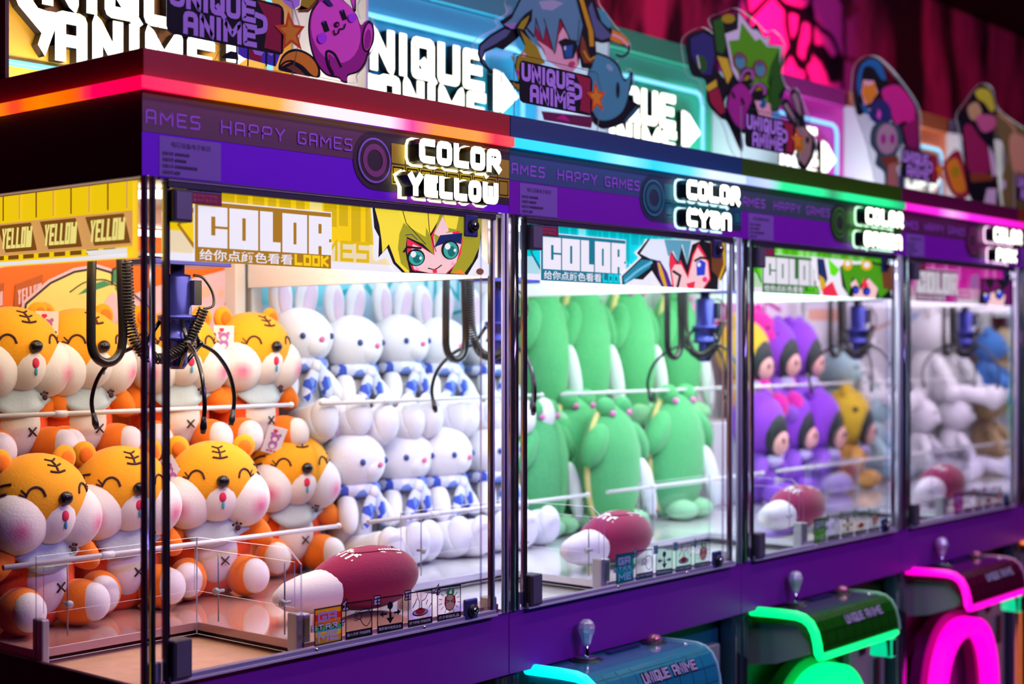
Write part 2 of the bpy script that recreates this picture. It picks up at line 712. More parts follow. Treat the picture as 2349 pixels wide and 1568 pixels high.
CFG = [
    dict(n='yellow', lab='orange-red topped claw machine with the lit COLOR YELLOW sign', word='YELLOW',
         trim=(.42, .006, .006), band=(.15, .04, .09), main=(1, .66, .005), deep=(.42, .20, .01), glowc=(1, .85, .05), dark=(.03, .012, .02),
         light=(1, .80, .63), led=[(0, (1, .0, .06)), (.10, (1, .02, .05)), (.17, (1, .30, .005)), (.30, (1, .36, .01)), (.38, (1, .72, .70)), (.60, (1, .72, .90)), (.66, (1, .02, .30)), (.74, (1, .26, .01)), (.88, (1, .30, .02)), (.93, (1, .01, .04)), (1, (1, .08, .05))],
         neon=(1, .6, .02), con=(.30, .16, .01), top=(.55, .26, .01), topface=(.72, .36, .02), poster=(1, .28, .005), pscale=1.0),
    dict(n='cyan', lab='blue topped claw machine with the lit COLOR CYAN sign', word='CYan',
         trim=(.006, .05, .15), band=(.03, .09, .22), main=(.0, .72, .80), deep=(.01, .20, .28), glowc=(.1, .75, 1), dark=(.006, .03, .07),
         light=(.83, .89, 1), led=[(0, (.0, .62, 1)), (.3, (.02, .65, 1)), (.42, (.25, .8, 1)), (.55, (.0, .6, 1)), (.72, (.1, .7, 1)), (.82, (.7, .8, 1)), (1, (.6, .75, 1))],
         neon=(.0, .75, .95), con=(.02, .33, .42), top=(.01, .2, .3), topface=(.02, .45, .62), poster=(.55, .80, .98), pscale=1.0),
    dict(n='green', lab='green topped claw machine with the lit COLOR GREEN sign', word='GREEn',
         trim=(.03, .09, .002), band=(.04, .08, .11), main=(.13, .80, .01), deep=(.02, .17, .02), glowc=(.1, 1, .3), dark=(.008, .02, .02),
         light=(.82, 1, .95), led=[(0, (.35, .5, 1)), (.12, (.5, .6, 1)), (.2, (.0, .8, .25)), (.42, (.0, .9, .3)), (.5, (.02, .3, .12)), (.6, (.0, .9, .3)), (.85, (.0, .85, .25)), (1, (.0, .35, .15))],
         neon=(.0, 1, .22), con=(.012, .16, .008), top=(.01, .16, .02), topface=(.02, .50, .26), poster=(.80, .96, .88), pscale=1.0),
    dict(n='pink', lab='magenta topped claw machine with the lit COLOR PINK sign', word='PInK',
         trim=(.11, .004, .05), band=(.11, .012, .09), main=(.95, .03, .55), deep=(.22, .01, .15), glowc=(1, .3, .9), dark=(.03, .006, .03),
         light=(.93, .84, 1), led=[(0, (1, .0, .6)), (.25, (1, .01, .7)), (.36, (1, .4, .9)), (.52, (1, .01, .75)), (1, (1, .0, .6))],
         neon=(1, .0, .55), con=(.14, .006, .04), top=(.2, .01, .12), topface=(.75, .02, .45), poster=(.93, .80, .96), pscale=1.0),
    dict(n='orange', lab='claw machine right of the magenta one, mostly past the frame', word='',
         trim=(.2, .03, .01), band=(.14, .04, .06), main=(.95, .25, .03), deep=(.22, .06, .01), glowc=(1, .5, .2), dark=(.03, .01, .01),
         light=(.95, .84, 1), led=[(0, (1, .0, .5)), (1, (1, .2, .1))],
         neon=(1, .2, .05), con=(.2, .05, .01), top=(.25, .05, .02), topface=(.9, .20, .06), poster=(.9, .85, .96), pscale=1.0),
    dict(n='blue', lab='farthest claw machine of the row, glimpsed through the glass', word='',
         trim=(.03, .05, .2), band=(.05, .06, .2), main=(.05, .2, .9), deep=(.02, .05, .2), glowc=(.2, .4, 1), dark=(.01, .01, .04),
         light=(.95, .92, 1), led=[(0, (.1, .2, 1)), (1, (.1, .2, 1))],
         neon=(.1, .2, 1), con=(.02, .05, .2), top=(.03, .06, .25), topface=(.25, .2, .3), poster=(.85, .85, .98), pscale=1.0),
]

Z_G0, Z_G1, Z_TOP = .985, 1.759, 1.952


def lerp_led(stops, t):
    for (a, ca), (b, cb) in zip(stops, stops[1:]):
        if t <= b:
            k = (t - a) / max(b - a, 1e-6)
            return tuple(x + (y - x) * k for x, y in zip(ca, cb))
    return stops[-1][1]


def led_strip(c, i, parent):
    b = MB()
    ly = b.bm.loops.layers.float_color.new('led')
    m = attr_glow('rgb_led_strip', 1.25)

    def seg(p0, p1, q0, q1, col0, col1, z0=1.889, z1=1.9075):
        # outer face p0-p1, inner q0-q1
        for quad, cols in ((((*p0, z0), (*p1, z0), (*p1, z1), (*p0, z1)), (col0, col1, col1, col0)),
                           (((*p0, z1), (*p1, z1), (*q1, z1), (*q0, z1)), (col0, col1, col1, col0)),
                           (((*q0, z0), (*q1, z0), (*p1, z0), (*p0, z0)), (col0, col1, col1, col0))):
            f = b.face(quad, m)
            for l, cc in zip(f.loops, cols):
                l[ly] = (*cc, 1)
    n = 60
    for k in range(n):
        a, e = k / n, (k + 1) / n
        xa = -.010 if (k == 0 and i == 0) else a * W
        seg((xa, -.014), (e * W, -.014), (a * W, -.004), (e * W, -.004), lerp_led(c['led'], a), lerp_led(c['led'], e))
    if i == 0:
        side = [(0, (1, 0, .06)), (.14, (1, .0, .08)), (.17, (1, .10, .0)), (.27, (1, .19, .0)), (.32, (1, .14, .0)), (.345, (1, .02, .02)), (.40, (1, .22, .0)), (.6, (1, .35, .01)), (1, (1, .3, .01))]
        n = 40
        for k in range(n):
            a, e = k / n, (k + 1) / n
            ya, ye = -.014 + a * (T + .014), -.014 + e * (T + .014)
            seg((-.010, ya), (-.010, ye), (.001, ya), (.001, ye), lerp_led(side, a * T), lerp_led(side, e * T))
    return b.build('led_strip', parent)


def extruded_letter(quads, y0, y1, face, side, name, parent, fat=0.):
    b = MB()
    for q in quads:
        P = [Vector((p.x, y0, p.y)) for p in q]
        b.prism(P, (0, y1 - y0, 0), side, side)
        b.face([Vector((p.x, y1 - .0004, p.y)) for p in q], face)
    return b.build(name, parent)


def lit_sign(c, hd):
    """COLOR + colour word, letters standing off the header front"""
    hm = glow('halo_' + c['n'], tuple(.55 + .45 * v for v in c['glowc']), 1.6)
    Y1 = -.040
    xa, za = ux(961, 372, Y1)
    xb, _ = ux(1149, 397, Y1)
    _, zt = ux(961, 315, Y1)
    xc, zc = ux(937, 447, Y1)
    xd, _ = ux(1143, 465, Y1)
    _, zd = ux(937, 394, Y1)
    w2 = {'YELLOW': xd - xc, 'CYan': .185, 'GREEn': .225, 'PInK': .16}[c['word']]
    x2 = {'YELLOW': xc, 'CYan': xa, 'GREEn': xa - .01, 'PInK': xa + .02}[c['word']]
    halo = MB()
    for s, x, wd_, z0, z1 in (('COLOR', xa, xb - xa, za, zt), (c['word'], x2, w2, zc, zd)):
        for tq in text_quads(s, x, z0, .03, z1 - z0, .0135, gap=.1, ch_r=.006, fit=wd_):
            tq = [q for st in tq for q in st]
            extruded_letter(tq, -.012, Y1, M_letter, M_letside, 'sign_letter', hd)
        for tq in text_quads(s, x - .004, z0 - .004, .03, z1 - z0 + .008, .021, gap=.1, ch_r=.006, fit=wd_ + .008):
            for q in [q for st in tq for q in st]:
                halo.prism([Vector((p.x, -.0085, p.y)) for p in q], (0, -.003, 0), hm)
    o = halo.build('letter_backlight', hd)
    o['label'] = 'glowing rim of light behind the sign letters'


def header(c, i, root):
    b = MB()
    fs = b.box((.0005, 0, Z_G1), (W - .0005, T, 1.908), M_side)
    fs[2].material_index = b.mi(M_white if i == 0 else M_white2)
    b.box((.03, .002, Z_G1 - .004), (W - .03, T - .02, Z_G1 + .001), M_inner)
    hd = b.build('header', root)
    b = MB()
    mt = mat('trim_' + c['n'], c['trim'], .35, spec=.3)
    b.box((.0005, -.003, 1.908), (W - .0005, T, Z_TOP), mt, .001)
    b.build('trim', hd)
    led_strip(c, i, hd)
    # printed band, lettering and rating label on the header front
    A = Art(plane_y(-.0004))
    mb = mat('band_' + c['n'], c['band'], .5)
    A.rect(.0005, 1.826, W - .0005, 1.876, mb)
    A.rect(.0005, 1.876, W - .0005, 1.888, mat('shadow_gap_' + c['n'], tuple(v * .3 for v in c['deep']), .5))  # dark strip painted in for the shadow under the LED strip
    for s, ua, ub, ya, yb in (('AMES', 333, 458, 283, 292), ('HAPPY', 505, 652, 297, 318), ('GAMES', 681, 806, 321, 334)):
        x0, z0 = ux(ua, ya, 0)
        x1, z1 = ux(ub, yb, 0)
        z0 = 1.8385
        A.text(s, x0, z0, .02, .0215, .0030, M_pinktxt, gap=.35, fit=x1 - x0, ch_r=.003)
    A.build('marquee_band', hd)
    A = Art(plane_y(-.0004))
    x0, z0 = ux(365, 402, 0)
    x1, z1 = ux(506, 318, 0)
    zt, zb = z0 + .061, z0
    A.rect(x0, zb, x1, zt, mat('label_lilac', (.26, .12, .50), .5))
    mk = mat('label_ink', (.06, .03, .12), .6)
    rnd = random.Random(4)
    A.cjk('电玩设备电子标识', x0 + .022, zt - .016, x1 - .02, zt - .007, mk)
    for k, (ln, w_) in enumerate((('设备名称', .048), ('设备型号', .045), ('设备编码', .064), ('设备类别', .034))):
        z = zt - .026 - k * .0095
        A.cjk(ln, x0 + .005, z - .003, x0 + .026, z + .003, mk)
        x = x0 + .029
        while x < x0 + w_ + .004:
            ww = rnd.uniform(.0022, .004)
            A.rect(x, z - .0022, x + ww, z + .0022, mk)
            A.h -= A.step
            x += ww + .0012
    A.build('rating_label', hd)
    # dark rounded plate with target rings and a grid, behind the lit words
    A = Art(plane_y(-.0008))
    xc, zc = ux(858, 368, 0)
    rr = .0515
    dk = mat('plate_' + c['n'], c['dark'], .5)
    pts = [(W - .0005, zc + rr), (W - .0005, zc - rr)] + [(xc + rr * math.cos(R(a)), zc + rr * math.sin(R(a))) for a in range(270, 89, -9)]
    A.fill(pts, dk)
    gr = mat('grid_' + c['n'], tuple(v * .55 for v in c['main']) if i == 0 else tuple(v * .25 for v in c['main']), .5)
    gl = mat('gridline_' + c['n'], c['main'] if i == 0 else tuple(v * .4 for v in c['main']), .5)
    nx = 0
    x = xc + .042
    while x < W - .006:
        for row in range(2):
            za = zc - .038 + row * .038
            xe = min(x + .033, W - .001)
            A.rect(x, za, xe, za + .035, gr)
            A.h -= A.step
            if row == 0:
                A.stroke([(x + .004, za + .004), (xe - .004, za + .004), (xe - .004, za + .031), (x + .004, za + .031)], .0022, gl, True)
                A.h -= A.step
        x += .036
    A.h += A.step * 2
    ring = mat('ring_' + c['n'], (.42, .16, .75) if i == 0 else tuple(.5 * v for v in c['main']), .5)
    ring2 = mat('ring2_' + c['n'], (.32, .05, .20) if i == 0 else tuple(.25 * v for v in c['main']), .5)
    circ = lambda r: [(xc + r * math.cos(k * math.tau / 36), zc + r * math.sin(k * math.tau / 36)) for k in range(36)]
    A.fill(circ(.042), dk)
    A.stroke(circ(.038), .0035, ring, True)
    A.stroke(circ(.024), .010, ring2, True)
    A.build('sign_plate', hd)
    if c['word']:
        lit_sign(c, hd)
    return hd


def logo_px():
    """COLOR block logo measured on the first machine (photo pixels), used as x/z boxes"""
    Y = .004
    xa, zt = ux(452, 471, Y)
    _, zb = ux(455, 566, Y)
    xb, _ = ux(753, 590, Y)
    return xa, xb, zb, zt


def banner(c, i, door):
    Y = .004
    A = Art(plane_y(Y), .00025)
    xL, _ = ux(386, 500, Y)
    xR = .765
    z0, z1 = 1.634, 1.750
    mm = tmat('film_main_' + c['n'], c['main'], .6)
    md = tmat('film_deep_' + c['n'], c['deep'], .45)
    ml = tmat('film_lite_' + c['n'], tuple(min(1, .25 + v * .9) for v in c['main']), .6)
    mf = tmat('film_fade_' + c['n'], tuple(.45 + .45 * v for v in c['main']), .6)
    A.rect(xL, z0, xR, z1, mm)
    # pixel-block skyline, pale lower band and the faint word behind
    rnd = random.Random(i * 7 + 3)
    x = xL + .02
    while x < xR - .02:
        ww = rnd.uniform(.012, .03)
        A.rect(x, z1 - rnd.uniform(.02, .075), x + ww, z1, ml if rnd.random() < .25 else tmat('film_mid_' + c['n'], tuple(v * .72 for v in c['main']), .55))
        A.h -= A.step
        x += ww + rnd.uniform(.002, .012)
    A.h += A.step
    A.rect(xL, z0, xR, z0 + .046, mf)
    A.text('GAMES', xL + .235, z0 + .014, .03, .036, .006, tmat('film_word_' + c['n'], tuple(v * .8 for v in c['main']), .55), gap=.2, fit=.19)
    A.rect(xL, z0, xR, z0 + .012, M_pw)
    xa, xb, zb, zt = logo_px()
    # side arrow
    xt, ztp = ux(404, 515, Y)
    A.fill([(xt, ztp), (xa, ztp + .036), (xa, ztp - .044)], md)
    A.fill([(xt + .006, ztp), (xa, ztp + .028), (xa, ztp - .035)], mm)
    # block word COLOR
    lz = zb - .0225
    A.rect(xa - .008, lz - .004, xb + .006, zt + .009, M_pw)
    A.rect(xa - .006, lz - .002, xb + .004, zt + .007, md)
    # chunky letters cut by narrow slots
    hgt, u = zt - zb, (xb - xa) / 4.62
    x = xa
    for ch, wd_ in (('C', .98), ('O', 1), ('L', .74), ('O', .92), ('R', .86)):
        w_ = u * wd_ * .985
        bx = lambda a, b_, c_, d, m: (A.rect(x + a * w_, zb + b_ * hgt, x + c_ * w_, zb + d * hgt, m), setattr(A, 'h', A.h - A.step))
        if ch == 'L':
            bx(0, 0, .62, 1, M_pw)
            bx(.62, 0, 1, .24, M_pw)
        else:
            bx(0, 0, 1, 1, M_pw)
        A.h += A.step
        if ch == 'C':
            bx(.44, .30, .58, .76, md)
            bx(.58, .47, 1, .53, md)
        if ch == 'O':
            bx(.44, .22, .56, .78, md)
        if ch == 'R':
            bx(.42, .55, .56, .80, md)
            bx(.42, 0, .56, .22, md)
            bx(.90, .34, 1, .42, md)
        A.h -= A.step
        x += w_ + u * .065
    A.h += A.step * 3
    A.cjk('给你点颜色看看', xa + .002, lz + .002, xa + (xb - xa) * .70, zb - .003, M_pw, .011)
    A.text('LOOK', xa + (xb - xa) * .715, lz + .002, .02, zb - .004 - lz, .005, mm, gap=.12, fit=(xb - xa) * .275)
    for x in (.29, .60):
        A.oval(x, z1 + .004, .003, .003, mm)
    GIRLS[i](A, c) if i in GIRLS else None
    for v in A.bm.verts:
        v.co.x = min(v.co.x, W - .055)
        v.co.z = max(v.co.z, z0)
    return A.build('banner', door)


GIRLS = {}


def girl_yellow(A, c):
    f = px_y(.004, 0, 380, 400, 2.93625)
    old = A.fm
    A.fm = lambda a, b, h: f(a, b, h)
    hy = tmat('film_hair_yellow', (1, .78, .05), .55)
    ho = tmat('film_hair_olive', (.40, .36, .02), .4)
    bl = tmat('film_navy', (.01, .02, .12), .2)
    ey = tmat('film_eye_teal', (.05, .42, .34), .4)
    A.fill([(1368, 226), (1384, 400), (1392, 560), (1400, 585), (1475, 560), (1530, 650), (1560, 660), (2165, 684), (2170, 610), (2110, 550), (2120, 420), (2110, 250)], M_pw)
    A.fill([(1380, 226), (1392, 360), (1424, 420), (1420, 560), (1478, 495), (1520, 600), (1580, 660), (2020, 676), (2090, 560), (2112, 420), (2110, 262)], M_pk)
    A.fill([(1395, 228), (1425, 340), (1440, 440), (1446, 528), (1490, 470), (1535, 590), (1600, 658), (1628, 660), (1575, 500), (1600, 420), (1660, 300), (1740, 450), (1850, 262)], hy)
    A.fill([(1600, 300), (1560, 400), (1550, 500), (1570, 600), (1630, 655), (1600, 520), (1610, 420), (1720, 470), (1790, 540), (1800, 470), (1740, 360), (1735, 250), (1600, 240)], ho)
    A.fill([(1610, 430), (1612, 560), (1650, 645), (1760, 664), (1880, 668), (1960, 590), (2010, 480), (1980, 400), (1850, 275), (1770, 420), (1790, 540), (1700, 480)], M_pred)
    A.fill([(1650, 470), (1625, 560), (1660, 640), (1760, 664), (1870, 668), (1940, 600), (1975, 470), (1930, 420), (1860, 290), (1790, 420), (1795, 545), (1720, 500)], M_ppink)
    A.fill([(1560, 240), (1590, 330), (1680, 390), (1735, 420), (1740, 260)], hy)
    A.fill([(1830, 262), (1790, 400), (1800, 500), (1850, 400), (1960, 380), (1985, 440), (1970, 540), (1900, 665), (1990, 672), (2050, 590), (2100, 480), (2108, 300), (1985, 260)], ho)
    A.fill([(1850, 262), (1880, 360), (1940, 372), (1960, 268)], hy)
    A.fill([(1790, 400), (1850, 280), (1890, 380), (1830, 420)], M_ppink)
    A.fill([(1790, 490), (1830, 410), (1980, 395), (1970, 470), (1900, 450)], bl)
    for (x, y, rx, ry) in ((1665, 560, 62, 58), (1893, 508, 60, 66)):
        A.oval(x, y, rx, ry, M_pk)
        A.oval(x + 3, y + 4, rx - 12, ry - 10, ey)
        A.oval(x + 8, y + 10, rx - 34, ry - 30, tmat('film_eye_dark', (.01, .16, .15), .3))
        A.oval(x - 18, y - 22, 19, 21, M_pw)
        A.oval(x + 30, y + 4, 9, 11, M_pw)
    A.stroke([(1580, 520), (1600, 490), (1690, 498)], 14, M_pk)
    A.stroke([(1590, 410), (1630, 405), (1668, 440)], 5, bl)
    A.stroke([(1742, 632), (1785, 640), (1830, 612)], 7, M_pk, smooth=True)
    A.fill([(1768, 640), (1798, 638), (1800, 664), (1772, 664)], M_pred)
    for x in (1652, 1895):
        A.stroke([(x, 650 if x < 1700 else 612), (x + 8, 625 if x < 1700 else 590), (x + 16, 650 if x < 1700 else 615), (x + 26, 630 if x < 1700 else 596)], 4, tmat('film_blush', (.9, .1, .5), .5))
    A.stroke([(1562, 230), (1590, 330), (1720, 470)], 5, M_pk)
    A.stroke([(1735, 240), (1745, 380), (1790, 520)], 5, M_pk)
    A.fill([(1900, 668), (1955, 640), (1990, 674)], tmat('film_orange', (.95, .25, .02), .5))
    A.oval(2085, 655, 26, 22, tmat('film_brown', (.2, .07, .04), .4))
    A.fm = old


def girl_cyan(A, c):
    # crop (1160,400) scale 4.35
    f = px_y(.004, W, 1160, 400, 4.35)
    old = A.fm
    A.fm = lambda a, b, h: f(a, b, h)
    hw = tmat('film_hair_white', (.80, .86, .95), .55)
    hb = tmat('film_hair_blue', (.02, .25, .38), .45)
    A.fill([(1375, 645), (1350, 700), (1265, 780), (1310, 830), (1120, 1010), (1130, 1125), (1200, 1070), (1330, 1080), (1430, 1050), (1520, 1130), (2120, 1190), (2130, 680)], M_pw)
    A.fill([(1400, 645), (1290, 785), (1335, 830), (1140, 1015), (1145, 1118), (1240, 1040), (1350, 1050), (1440, 960), (1540, 1140), (2100, 1180), (2120, 670)], M_pk)
    A.fill([(1335, 850), (1150, 1020), (1160, 1100), (1300, 1020), (1420, 930), (1450, 860)], hb)
    A.stroke([(1180, 1060), (1300, 960), (1430, 880)], 26, tmat('film_hair_mid', (.15, .55, .70), .5), smooth=True)
    A.fill([(1420, 645), (1320, 790), (1420, 840), (1500, 860), (1560, 1000), (1600, 1130), (1640, 1100), (1610, 900), (1620, 740), (1690, 860), (1730, 700), (1790, 900), (1840, 700), (1930, 660), (2020, 680), (2010, 650)], hw)
    A.fill([(1560, 650), (1600, 820), (1650, 760), (1700, 880), (1740, 690), (1790, 900), (1830, 660)], tmat('film_hair_grey', (.12, .38, .50), .5))
    A.fill([(1480, 860), (1500, 1000), (1545, 1140), (1640, 1150), (1590, 980), (1520, 860)], tmat('film_purple', (.12, .02, .25), .4))
    A.fill([(1490, 880), (1515, 1000), (1560, 1130), (1590, 1130), (1550, 980), (1512, 880)], tmat('film_gold', (.75, .45, .02), .5))
    A.fill([(1620, 760), (1612, 900), (1640, 1150), (1950, 1165), (2020, 1050), (2000, 860), (1900, 690), (1840, 800), (1790, 1010), (1720, 850), (1690, 900)], M_pred)
    A.fill([(1660, 900), (1630, 960), (1655, 1150), (1940, 1162), (2005, 1040), (1990, 880), (1890, 730), (1850, 820), (1795, 1040), (1725, 900)], M_ppink)
    A.stroke([(1650, 968), (1715, 1010), (1690, 1120)], 26, M_pk)
    A.fill([(1875, 880), (1880, 1010), (1960, 1005), (1970, 880), (1920, 850)], tmat('film_eye_blue', (.03, .06, .65), .4))
    A.stroke([(1865, 860), (1920, 830), (2000, 840)], 24, M_pk)
    A.oval(1900, 900, 18, 22, M_pw)
    A.oval(1958, 1048, 26, 28, tmat('film_blush2', (.9, .05, .25), .5))
    A.fill([(1770, 1090), (1860, 1065), (1850, 1160), (1790, 1155)], M_pred)
    A.oval(1690, 1145, 22, 16, tmat('film_blush2', (.9, .05, .25), .5))
    A.fill([(2015, 670), (2025, 960), (2120, 1060), (2170, 960), (2165, 690)], tmat('film_headphone', (.16, .05, .02), .4))
    A.oval(2075, 760, 34, 50, M_pk)
    A.stroke([(2140, 690), (2150, 900), (2100, 1040)], 20, tmat('film_gold', (.75, .45, .02), .5))
    A.fm = old


def girl_green(A, c):
    f = px_y(.004, 2 * W, 1640, 450, 1.8449)
    old = A.fm
    A.fm = lambda a, b, h: f(a, b, h)
    g = tmat('film_hair_green', (.07, .34, .01), .5)
    A.fill([(400, 255), (420, 330), (440, 440), (520, 440), (530, 455), (740, 455), (740, 290)], M_pw)
    A.fill([(425, 262), (430, 350), (455, 385), (470, 350), (455, 265)], tmat('film_navy', (.01, .02, .12), .2))
    A.fill([(432, 330), (455, 350), (470, 410), (440, 395)], tmat('film_gold', (.75, .45, .02), .5))
    A.fill([(445, 395), (490, 360), (515, 440), (450, 440)], M_pred)
    A.fill([(470, 262), (520, 310), (500, 340), (480, 330)], tmat('film_main_green', c['main'], .6))
    A.fill([(520, 300), (540, 285), (600, 290), (650, 275), (720, 290), (730, 350), (740, 452), (560, 452), (530, 380)], M_pk)
    A.fill([(525, 300), (560, 290), (650, 285), (715, 300), (725, 400), (690, 450), (670, 380), (640, 340), (600, 380), (575, 340), (555, 430)], g)
    A.fill([(565, 370), (580, 452), (670, 452), (680, 390), (640, 345), (610, 400), (585, 350)], M_ppink)
    A.oval(552, 290, 20, 24, tmat('film_gold', (.75, .45, .02), .5))
    A.oval(552, 284, 10, 12, M_pw)
    A.oval(632, 292, 24, 22, tmat('film_gold', (.75, .45, .02), .5))
    A.oval(632, 290, 13, 12, M_pw)
    for x, y in ((584, 396), (630, 402)):
        A.oval(x, y, 17, 19, M_pk)
        A.oval(x + 3, y + 2, 11, 13, tmat('film_eye_blue', (.03, .06, .65), .4))
    A.fill([(618, 345), (640, 380), (606, 390)], M_pred)
    A.fill([(690, 300), (738, 290), (740, 400), (700, 390)], tmat('film_headphone', (.16, .05, .02), .4))
    A.fm = old


def girl_pink(A, c):
    f = px_y(.004, 3 * W, 1640, 450, 1.8449)
    old = A.fm
    A.fm = lambda a, b, h: f(a, b, h)
    A.fill([(1070, 390), (1085, 330), (1110, 330), (1112, 390)], mat('film_fade_pink2', (.9, .5, .75), .5))
    A.fill([(1120, 345), (1250, 350), (1262, 482), (1110, 478)], M_pk)
    A.fill([(1130, 345), (1160, 400), (1180, 350), (1215, 400), (1250, 352), (1250, 470), (1225, 480), (1220, 420), (1180, 400), (1140, 450), (1120, 420)], tmat('film_hair_plum', (.16, .01, .12), .4))
    A.fill([(1135, 420), (1150, 478), (1215, 480), (1222, 420), (1185, 402)], M_ppink)
    for x, y in ((1140, 425), (1195, 412)):
        A.oval(x, y, 18, 26, M_pk)
        A.oval(x + 3, y + 3, 12, 18, tmat('film_eye_blue', (.03, .06, .65), .4))
        A.oval(x - 3, y - 8, 5, 7, M_pw)
    A.fm = old


GIRLS.update({0: girl_yellow, 1: girl_cyan, 2: girl_green, 3: girl_pink})


def stickers(c, i, door):
    """five how-to-play cards along the bottom of the door"""
    cards = [((338, 620), (595, 575), (597, 910), (340, 965)),
             ((640, 560), (890, 525), (890, 855), (640, 905)),
             ((945, 510), (1185, 475), (1185, 805), (945, 845)),
             ((1240, 460), (1468, 428), (1468, 745), (1240, 790)),
             ((1522, 415), (1742, 383), (1742, 695), (1522, 735))]
    f = px_y(-.0068, 0, 640, 1250, 4.19464)
    if i == 0:
        ink, pale, base = mat('sticker_ink', (.01, .008, .012), .4), mat('sticker_pale', (.7, .62, .7), .4), None
    else:
        ink, pale = mat('sticker_ink_' + c['n'], tuple(.12 * v for v in c['main']), .4), mat('sticker_pale_' + c['n'], tuple(.3 + .6 * v for v in c['main']), .4)
    for k, (a, b, cc, d) in enumerate(cards):
        a, b, cc, d = map(Vector, (a, b, cc, d))

        def p(x, y):     # x right, y up, unit card
            lo = d.lerp(cc, x)
            hi = a.lerp(b, x)
            return tuple(lo.lerp(hi, y))
        A = Art(lambda x, y, h: f(*p(x, y), h), .00015)
        sheet = clear('sticker_film', (.80, .78, .84), .05, .15)
        A.rect(-.03, -.03, 1.03, 1.03, sheet)
        if k == 0:
            cols = [(.95, .5, .02), (.85, .03, .02), (.9, .25, .02), (.1, .75, .1), (.05, .6, .7), (.95, .75, .05), (.75, .45, .05)] if i == 0 else [tuple(v * s for v in c['main']) for s in (.2, .35, .3, .5, .6, .4, .3)]
            zs = [1, .84, .66, .5, .42, .34, .2, 0]
            for q in range(7):
                A.rect(0, zs[q + 1], 1, zs[q], mat('holo%d_%s' % (q, c['n'] if i else 'rainbow'), cols[q], .3, trans=.6))
                A.h -= A.step
            A.h += A.step
            lt = mat('sticker_lilac', (.55, .45, .75), .3)
            A.text('GA', .14, .62, .3, .27, .07, lt if i else lt, fit=.7)
            A.text('START', -.14, .385, .2, .19, .095, ink, fit=1.28, gap=.3)
            A.text('START', -.12, .40, .2, .16, .045, M_pwhite if i == 0 else pale, fit=1.24, gap=.45)
            A.text('ME', .12, .06, .3, .27, .07, pale, fit=.76)
        else:
            A.rect(0, 0, 1, .2, ink)
            A.text(str(k), -.15, .79, .2, .30, .13, ink, fit=.28)
            A.text(str(k), -.12, .82, .2, .24, .06, pale, fit=.22)
            tx = {1: '投入代币 开始游戏', 2: '摇杆操作前后左右', 3: '按下按钮 开始抓取', 4: '爪子抓起礼品'}[k]
            A.cjk(tx, .05, .06, .95, .15, M_pwhite, .008)
        A.stroke([(0, 0), (1, 0), (1, 1), (0, 1)], .035, ink, True)
        if k == 1:
            A.stroke([(.42, .72), (.34, .72), (.34, .48), (.42, .48)], .02, ink)
            A.stroke([(.5 + .11 * math.cos(q * .52), .6 + .1 * math.sin(q * .52)) for q in range(12)], .025, ink, True)
            A.stroke([(.55, .75), (.8, .78), (.92, .68), (.95, .45), (.8, .28), (.65, .35), (.55, .5)], .025, ink, smooth=True)
        if k == 2:
            A.oval(.5, .74, .11, .11, ink)
            A.stroke([(.5, .7), (.5, .5)], .05, ink)
            for pts in ([(.5, .22), (.34, .40), (.45, .40), (.45, .52), (.55, .52), (.55, .40), (.66, .40)], [(.08, .52), (.22, .62), (.22, .55), (.36, .55), (.36, .49), (.22, .49), (.22, .43)], [(.92, .52), (.78, .62), (.78, .55), (.64, .55), (.64, .49), (.78, .49), (.78, .43)]):
                A.fill(pts, ink)
        if k == 3:
            A.oval(.5, .38, .33, .11, ink)
            A.oval(.5, .39, .29, .08, pale)
            A.oval(.5, .42, .2, .1, mat('sticker_red', (.55, .03, .05), .4))
            A.stroke([(.36, .98), (.4, .8), (.46, .7), (.46, .5), (.56, .5), (.56, .7), (.7, .76), (.82, .92)], .025, ink, smooth=True)
            for q in ((.18, .56, .26, .66), (.28, .68, .34, .8), (.74, .6, .8, .72), (.86, .5, .96, .6)):
                A.stroke([q[:2], q[2:]], .03, ink)
        if k == 4:
            for q in range(14):
                an = q * math.tau / 14 + .2
                A.stroke([(.5 + .34 * math.cos(an), .58 + .26 * math.sin(an)), (.5 + .46 * math.cos(an), .58 + .38 * math.sin(an))], .02, ink)
            A.oval(.5, .54, .24, .26, ink)
            A.oval(.5, .54, .21, .23, mat('sticker_tan', (.85, .55, .3), .4))
            A.fill([(.28, .75), (.36, .7), (.32, .42), (.25, .5)], mat('sticker_red', (.55, .03, .05), .4))
            A.fill([(.72, .75), (.64, .7), (.68, .42), (.75, .5)], mat('sticker_red', (.55, .03, .05), .4))
            A.oval(.40, .86, .06, .12, mat('sticker_green', (.05, .5, .1), .4))
            A.oval(.62, .85, .06, .1, mat('sticker_green', (.05, .5, .1), .4))
            A.stroke([(.36, .62), (.46, .58), (.36, .54)], .02, ink)
            A.stroke([(.64, .62), (.54, .58), (.64, .54)], .02, ink)
        A.build('instruction_card', door)


def hinge(x0, x1, z0, z1, door):
    b = MB()
    b.box((x0, -.020, z0), (x1, .012, z1), M_charcoal, .002)
    b.box((x0 + .004, -.0215, z0 + .004), (x1 - .004, -.0198, z1 - .004), mat('clamp_face', (.22, .2, .26), .4, .4))
    return b.build('hinge_clamp', door)


